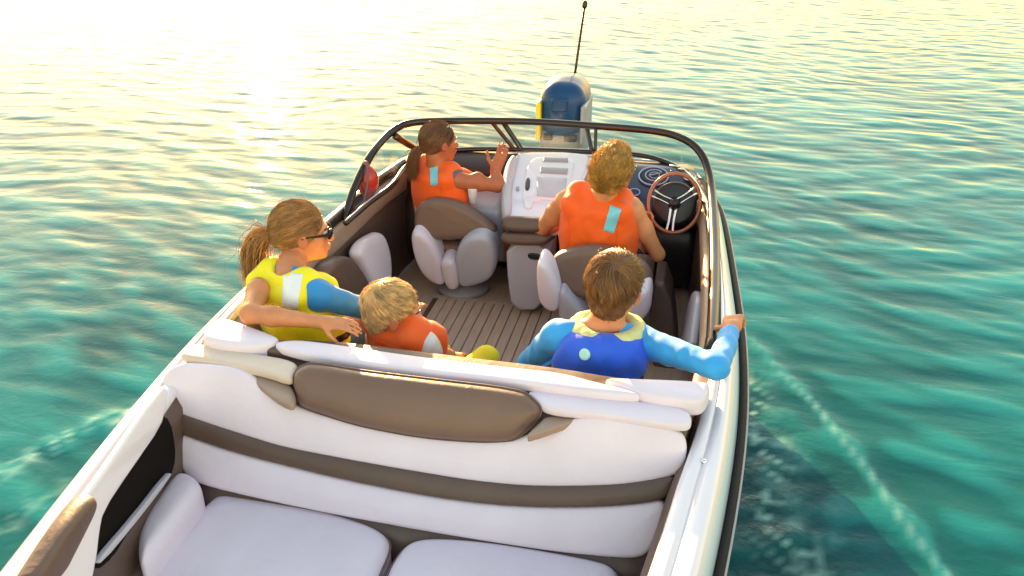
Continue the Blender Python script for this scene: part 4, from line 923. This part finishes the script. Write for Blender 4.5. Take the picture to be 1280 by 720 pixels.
def person(label, P, yaw, lean, s, head, arms, legs, skin, top=None, sleeves=(0, 0), bottoms=None, legcover=.5, hairdef=None, twist=0, glasses=False, roll=0, chest=1.):
    """P pelvis centre; head = (centre, yaw, pitch, roll, scale); arms = {side: dict(w=wrist, hint, D, N, curl)}; legs = {side: (knee, ankle)}"""
    T = frameM(yaw, -lean, roll)          # lean > 0 leans back
    P = A(P, float); root = empty('person', P-A([0, 0, .12*s]), label, 'person')
    def L(x, y, z): return P+T@(A([x, y, z])*s)
    slv = {-1: sleeves[0], 1: sleeves[1]}
    hc, hyw, hp, hr, hs = head; C = A(hc, float); Hm = frameM(hyw, hp, hr)
    pts = [C+.2, C-.2, P-.3, P+.3]; J = {}
    for k in (-1, 1):
        sh = L(.172*k, -.005, .435); a = arms[k]; el, wr = (A(a['el'], float), A(a['w'], float)) if 'el' in a else ik(sh, a['w'], .29*s*a.get('l', 1), .25*s*a.get('l', 1), a['hint']); J[k] = (sh, el, wr); pts += [sh, el, wr, wr+unit(a['D'])*.22*s]
        kn, an = legs[k]; pts += [kn, an, A(an)-.1, A(an)+.15]
    lo, hi = np.min(pts, 0)-.12, np.max(pts, 0)+.12
    res = .0058 if (hi-lo).prod() < 1.2 else .0068
    f = F(res, lo, hi)
    f.ell(L(0, 0, .0), A([.165, .115, .11])*s, .02, rot=T); f.ell(L(0, .01, .16), A([.135, .100, .14])*s, .06, rot=T); f.ell(L(0, 0, .33), A([.155, .102, .16])*s, .06, rot=T)
    f.cone(L(-.15, -.005, .435), L(.15, -.005, .435), .055*s, .055*s, .04)
    nb = L(0, -.012, .47); nt = C+Hm@(A([0, -.028, -.075])*hs)
    for k in (-1, 1): f.cone(L(.13*k, -.015, .45), nb*.5+nt*.5, .040*s, .036*s, .04)
    f.cone(nb, nt, .058*s, .050*hs, .03)
    head_prims(f, C, Hm, hs)
    for k in (-1, 1):
        sh, el, wr = J[k]; a = arms[k]; sk = a.get('thick', 1.)
        f.cone(sh, el, .050*s*sk, .040*s*sk, .03); m1 = el*.7+wr*.3; fs = .84 if slv[k] > 1 else 1.; f.cone(el, m1, .039*s*sk*fs, .040*s*sk*fs, .02); f.cone(m1, wr, .040*s*sk*fs, .026*s*sk, .02)
        bi = sh*.5+el*.5
        if slv[k] < .5: f.ell(bi+unit(A(a['hint']))*-.012*s, A([.043, .043, .06])*s*sk, .03)
        put_hand(f, wr, a['D'], a['N'], k, s*a.get('hs', 1), a.get('curl', .5), thumb=a.get('thumb', .6))
        kn, an = legs[k]; hp_ = L(.088*k, .03, .0); f.cone(hp_, kn, .082*s, .056*s, .03); f.cone(kn, an, .054*s, .036*s, .02); mid = A(kn)*.72+A(an)*.28; back = T@A([0, -1, 0])
        f.ell(mid+back*.018*s, A([.05, .05, .09])*s, .03)
        fd_ = unit((T@A([0, 1, 0]))*A([1, 1, 0])); f.cone(A(an)-A([0, 0, .03*s]), A(an)-A([0, 0, .045*s])+fd_*.12*s, .035*s, .032*s, .03); f.cone(A(an)-A([0, 0, .050*s])+fd_*.10*s, A(an)-A([0, 0, .058*s])+fd_*.19*s, .034*s, .022*s, .02)
    V, Fa = f.mesh(1); body = link('body', V, Fa, skin, root)
    at = body.data.attributes.new('flush', 'FLOAT', 'POINT'); q = (V-C)@Hm/hs
    fl = np.exp(-(((q[:, 0])/.022)**2+((q[:, 1]-.105)/.02)**2+((q[:, 2]+.061)/.009)**2))*1.0
    for k in (-1, 1): fl += .5*np.exp(-(((q[:, 0]-.04*k)/.02)**2+((q[:, 2]+.025)/.02)**2+((q[:, 1]-.07)/.03)**2))+.7*np.exp(-(((q[:, 0]-.08*k)/.014)**2+((q[:, 1])/.03)**2+((q[:, 2]+.006)/.035)**2))
    at.data.foreach_set('value', np.clip(fl, 0, 1).astype(np.float32))
    for k in (-1, 1):
        c = C+Hm@(A([.031*k, .083, .006])*hs); e_ = F(.002, c-.016*hs-.003, c+.016*hs+.003); e_.ell(c, A([.0118]*3)*hs, 0); eo = fuse('eye', e_, M['eyew'], body, 0)
        i_ = F(.0015, c-.014*hs, c+.016*hs); ic = c+Hm@(A([0, .0085, 0])*hs); i_.ell(ic, A([.0052, .004, .0052])*hs, 0, rot=Hm); fuse('iris', i_, M['iris'], body, 0)
        v, f2 = tube(catmull([C+Hm@(A([.016*k, .098, .024])*hs), C+Hm@(A([.034*k, .095, .030])*hs), C+Hm@(A([.050*k, .080, .024])*hs)], 4), .0026*hs, 6); link('eyebrow', v, f2, hairdef[1], body)
    if top is not None:
        g = F(.0062, lo, hi)
        g.ell(L(0, 0, .02), A([.168, .120, .12])*s, .02, rot=T); g.ell(L(0, .01, .16), A([.148, .112, .15])*s, .06, rot=T); g.ell(L(0, 0, .33), A([.167, .114, .165])*s, .06, rot=T)
        g.cone(L(-.155, -.005, .435), L(.155, -.005, .435), .065*s, .065*s, .04)
        for k in (-1, 1):
            sh, el, wr = J[k]; t = sleeves[0 if k < 0 else 1]; g.cone(L(.12*k, -.015, .452), nb*.75+nt*.25, .046*s, .040*s, .04)
            if t <= 0: g.ell(L(.25*k, 0, .42), A([.075, .10, .13])*s, .01, rot=T, sub=True); continue
            e1 = sh+(el-sh)*min(t, 1); g.cone(sh, e1, .062*s, (.062-.016*min(t, 1))*s, .03)
            if t > 1: g.cone(el, el+(wr-el)*(t-1), .047*s, (.047-.008*(t-1))*s, .02)
        g.ell(nt, A([.062, .062, .055])*s, .01, sub=True)
        g.fold(.0035*s, 62/s, seed=3, band=.02); fuse('shirt', g, top, root)
    if bottoms is not None:
        g = F(.0075, lo, hi); g.ell(L(0, 0, .0), A([.176, .126, .118])*s, .02, rot=T)
        for k in (-1, 1):
            kn = A(legs[k][0]); an = A(legs[k][1]); hp_ = L(.088*k, .03, .0); e1 = hp_+(kn-hp_)*min(legcover, 1); g.cone(hp_, e1, .094*s, (.094-.022*min(1, legcover))*s, .03)
            if legcover > 1: g.cone(kn, kn+(an-kn)*(legcover-1), .070*s, .055*s, .02)
        g.fold(.004*s, 30/s, seed=4, band=.02); fuse('shorts', g, bottoms, root)
    hair(root, C, Hm, hs, *hairdef)
    if glasses:
        gp = None
        def HL(x, y, z): return C+Hm@(A([x, y, z])*hs)
        fr = F(.0025, C-.15*hs, C+.15*hs)
        for k in (-1, 1):
            fr.ell(HL(.036*k, .101, .004), A([.030, .008, .020])*hs, 0, rot=Hm@frameM(-24*k))
            fr.cone(HL(.058*k, .090, .008), HL(.077*k, .03, .010), .007*hs, .003*hs, .003); fr.cone(HL(.076*k, .03, .012), HL(.082*k, -.008, .006), .003*hs, .003*hs, .002)
        fr.cone(HL(-.012, .110, .010), HL(.012, .110, .010), .003*hs, .003*hs, .003)
        fuse('sunglasses', fr, M['lens'], root)
    return root, T, P, J, C, Hm
# lips, cheeks and ears redder than the rest of the skin
for key in ('skin', 'skint'):
    nt = M[key].node_tree; b = nt.nodes['Principled BSDF']; src = b.inputs['Base Color'].links[0].from_socket
    at = nt.nodes.new('ShaderNodeAttribute'); at.attribute_name = 'flush'; mx = nt.nodes.new('ShaderNodeMix'); mx.data_type = 'RGBA'
    ml = nt.nodes.new('ShaderNodeMath'); ml.operation = 'MULTIPLY'; ml.inputs[1].default_value = .6; nt.links.new(at.outputs['Fac'], ml.inputs[0])
    nt.links.new(ml.outputs[0], mx.inputs[0]); nt.links.new(src, mx.inputs[6]); mx.inputs[7].default_value = (.42, .07, .05, 1); nt.links.new(mx.outputs[2], b.inputs['Base Color'])

def legset(P, T, s, out=.0, floor=.30, reach=.42):
    d = {}
    for k in (-1, 1):
        kn = P+T@(A([(.11+out)*k, 0, 0])*s); fw_ = unit((T@A([0, 1, 0]))*A([1, 1, 0])); rt_ = unit((T@A([1, 0, 0]))*A([1, 1, 0]))
        kn = P+rt_*(.10+out)*k*s+fw_*reach*s+A([0, 0, .03]); an = kn+fw_*.04*s; an[2] = max(floor+.08*s, kn[2]-.42*s); d[k] = (kn, an)
    return d

# 1 -- woman in the yellow vest, port corner, looking to starboard
hc = ony(377, 291, 2.92); s = .91
P = A([hc[0]+.02, 2.81, .69]); T = frameM(-22, -6)
arms = {-1: dict(w=onz(404, 403, 1.09), hs=.9, el=onz(313, 392, 1.10), hint=[-.8, -.5, -1.0], D=[1, .10, -.03], N=[0, .3, -1], curl=.3, side=1, l=1.0),
        1: dict(w=[hc[0]+.42, 3.12, .80], hint=[.6, -.4, -.8], D=[.1, 1, 0], N=[0, 0, -1], curl=.3)}
r_, T, P, J, C, Hm = person('woman in a yellow life vest and sunglasses with a ponytail, looking to starboard', P, -22, 6, s, (hc, -60, 4, 0, 1.07), arms, legset(P, T, s), M['skin'], M['teal'], (0.0, 1.9), M['shorts'], .6, ('pony', M['hairb'], 3), glasses=True)
vest(r_, T, P, s, M['vyellow'], [('reflective_band', [(354, 340), (379, 342), (372, 387), (352, 386)], M['patchw'])])

# 2 -- small blond boy in the orange vest
hc = ony(490, 391, 2.74); s = .76
P = A([hc[0]+.04, 2.76, .60]); T = frameM(-30, -2)
arms = {-1: dict(w=[hc[0]-.10, 3.02, .74], hint=[-.5, -.5, -1], D=[.3, 1, -.2], N=[0, 0, -1], curl=.3),
        1: dict(w=[hc[0]+.17, 3.02, .66], hint=[1, -.3, -.6], D=[0, 1, -.2], N=[0, 0, -1], curl=.3)}
r_, T, P, J, C, Hm = person('small blond boy in an orange life vest beside the ponytailed woman', P, -30, 2, s, (hc, -62, 10, 2, 1.06), arms, {-1: (P+A([.02, .34, .04]), P+A([.06, .38, -.30])), 1: (P+A([.26, .26, .08]), P+A([.30, .34, -.28]))}, M['skin'], M['whiteshirt'], (.40, .42), M['yshorts'], 1.02, ('blond', M['haird'], 5))
vest(r_, T, P, s*1.06, M['vorange'], [], wide=1.12)

# 3 -- boy in the blue hooded jersey, hand on the starboard gunwale
hc = ony(768, 361, 2.78); s = .93
P = A([hc[0]-.04, 2.76, .60]); T = frameM(4, -3)
fist = onz(916, 402, 1.035); 
arms = {-1: dict(w=[hc[0]-.24, 3.05, .74], hint=[-1, -.5, -.6], D=[.2, 1, -.2], N=[0, 0, -1], curl=.3),
        1: dict(w=onz(914, 413, 1.03), el=onz(896, 459, 1.07), hint=[.35, -1, -.1], D=unit([.10, 1, .10]), N=[.35, .1, -1], curl=1.15, side=-1, thumb=1.0, l=1.12, hs=1.1)}
r_, T, P, J, C, Hm = person('boy in a bright blue hooded jersey seen from behind, fist on the gunwale', P, 4, 3, s, (hc, -14, 2, 3, 1.17), arms, legset(P, T, s, .03), M['skin'], M['cyan'], (1.85, 1.86), M['shorts'], .9, ('boy', M['hairs'], 9))
def hood():
    def L(x, y, z): return P+T@(A([x, y, z])*s)
    f = F(.0055, P+A([-.35, -.35, .0]), P+A([.35, .3, .62]))
    NC = C+Hm@A([0, -.030, -.125]); NC = A([NC[0], NC[1], L(0, 0, .475)[2]]); RR = lambda a, r_, z, b=1.: NC+T@A([r_*math.sin(a), -r_*b*math.cos(a), z])
    an = np.radians(np.linspace(-140, 140, 15))
    for a, b in zip(an[:-1], an[1:]):
        ra, rb = [.036+.020*math.cos(q/2)**2 for q in (a, b)]
        f.cone(RR(a, .120, -.018-.035*(1-math.cos(a)*.5)*.6), RR(b, .120, -.018-.035*(1-math.cos(b)*.5)*.6), ra, rb, .02)
    f.ell(L(0, -.100, .380), A([.185, .065, .115])*s, .04, rot=T); f.ell(L(0, -.130, .29), A([.140, .055, .10])*s, .04, rot=T)
    for q in (-.06, .03, .09): f.cone(L(q, -.19, .40), L(q*.6, -.19, .27), .007, .004, .02, sub=True)
    f.ell(NC+A([0, 0, .05]), [.075, .072, .075], .015, sub=True)
    f.fold(.007*s, 32, seed=8, band=.03)
    V, Fa = f.mesh(2); o = link('hood', V, Fa, M['royal'], r_)
    bv = BVHTree.FromPolygons([Vector(v) for v in V], [tuple(map(int, q)) for q in Fa])
    g = F(.005, P+A([-.35, -.35, .2]), P+A([.35, .3, .68]))
    for a, b in zip(an[:-1], an[1:]): g.cone(RR(a, .108, .012-.012*(1-math.cos(a))), RR(b, .108, .012-.012*(1-math.cos(b))), .030+.006*abs(math.sin(a)), .030+.006*abs(math.sin(b)), .01)
    g.ell(NC+A([0, 0, .05]), [.076, .073, .075], .012, sub=True); g.cone(RR(0, .16, .02), RR(0, .16, -.1), .062, .065, .02, sub=True)
    g.fold(.003, 40, seed=2); fuse('hood_lining', g, M['lining'], o)
    g = F(.004, C-.2, C+.15); nk = NC+A([0, 0, .018]); a_ = np.radians(np.linspace(0, 360, 33)[:-1])
    v, f2 = tube([nk+A([.066*math.cos(q), .062*math.sin(q), -.004*math.sin(q)]) for q in a_], .010, 8, True); link('collar', v, f2, M['red'], r_)
    q = unit(ray(731, 443)); h = bv.ray_cast(Vector(CAM), Vector(q)); h = h if h[0] is not None else (Vector(ony(731, 443, 2.6)), Vector((0, -1, 0)))
    c_, n_ = A(h[0]), A(h[1]); n_ = n_ if n_@q < 0 else -n_; v, f2 = tube([c_-n_*.004, c_+n_*.003, c_+n_*.004], [.021, .021, .019], 24); e_ = link('emblem', v, f2, M['mint'], o)
    u = unit(np.cross(n_, [0, 0, 1])); w2 = np.cross(n_, u); v, f2 = tube([c_+n_*.005+(u*math.cos(a)+w2*math.sin(a))*.013 for a in np.radians(np.linspace(20, 300, 16))], .0018, 6); link('emblem_mark', v, f2, M['patchw'], e_)
hood()

# 4 -- driver
hc = ony(765, 219, 3.92); s = 1.02
P = A([hc[0]-.05, 3.95, .62]); T = frameM(-8, -2)
arms = {1: dict(w=wc+A([-.20, -.13, -.075]), el=ony(822, 318, 3.95), thick=.86, hint=[1.0, -.2, -.9], D=[.5, 1, .25], N=[.6, 0, -.6], curl=.9, side=-1, hs=1.0),
        -1: dict(w=[hc[0]-.22, 4.30, .84], hint=[-1, -.3, -.7], D=[.4, 1, 0], N=[0, 0, -1], curl=.5)}
r_, T, P, J, C, Hm = person('driver in an orange life vest with golden curly hair, at the steering wheel', P, -8, 2, s, (hc, -22, 8, 4, 1.08), arms, legset(P, T, s), M['skin'], None, (0, 0), M['shorts'], .7, ('updo', M['hairg'], 13))
vest(r_, T, P, s, M['vorange'], wide=1.06, patches=[('reflective_patch', [(763, 256), (777, 262), (767, 292), (754, 288)], M['patch'])])

# 5 -- passenger, port side by the console
hc = ony(549, 178, 4.40); s = .90
P = A([hc[0]+.0, 4.42, .60]); T = frameM(-30, -2)
ph = ony(619, 212, 4.44)
arms = {1: dict(w=ph, el=ony(622, 232, 4.40), hint=[.3, -.5, -1], D=[.35, .2, .9], N=[-.3, .9, 0], curl=.35, side=-1),
        -1: dict(w=[hc[0]+.1, 4.62, .78], hint=[-1, .2, -.6], D=[1, .4, -.2], N=[0, 0, -1], curl=.4)}
r_, T, P, J, C, Hm = person('passenger in an orange life vest and grey shirt, one hand raised beside the console', P, -30, 2, s, (hc, -48, 4, 0, .98), arms, {-1: (P+A([.30, .26, .03]), P+A([.34, .30, -.24])), 1: (P+A([.36, .04, .08]), P+A([.40, .10, -.2]))}, M['skint'], M['greyshirt'], (.0, .0), M['pinkshorts'], .7, ('low', M['hairk'], 17))
vest(r_, T, P, s*1.0, M['vorange'], wide=1.12, patches=[('reflective_patch', [(537, 204), (547, 203), (547, 232), (538, 232)], M['patch'])])
v, f = tube([J[1][2]+unit(J[1][2]-J[1][1])*-.004, J[1][2]+unit(J[1][2]-J[1][1])*-.018], [.030*s, .031*s], 16); link('bracelet', v, f, M['patch'], r_)
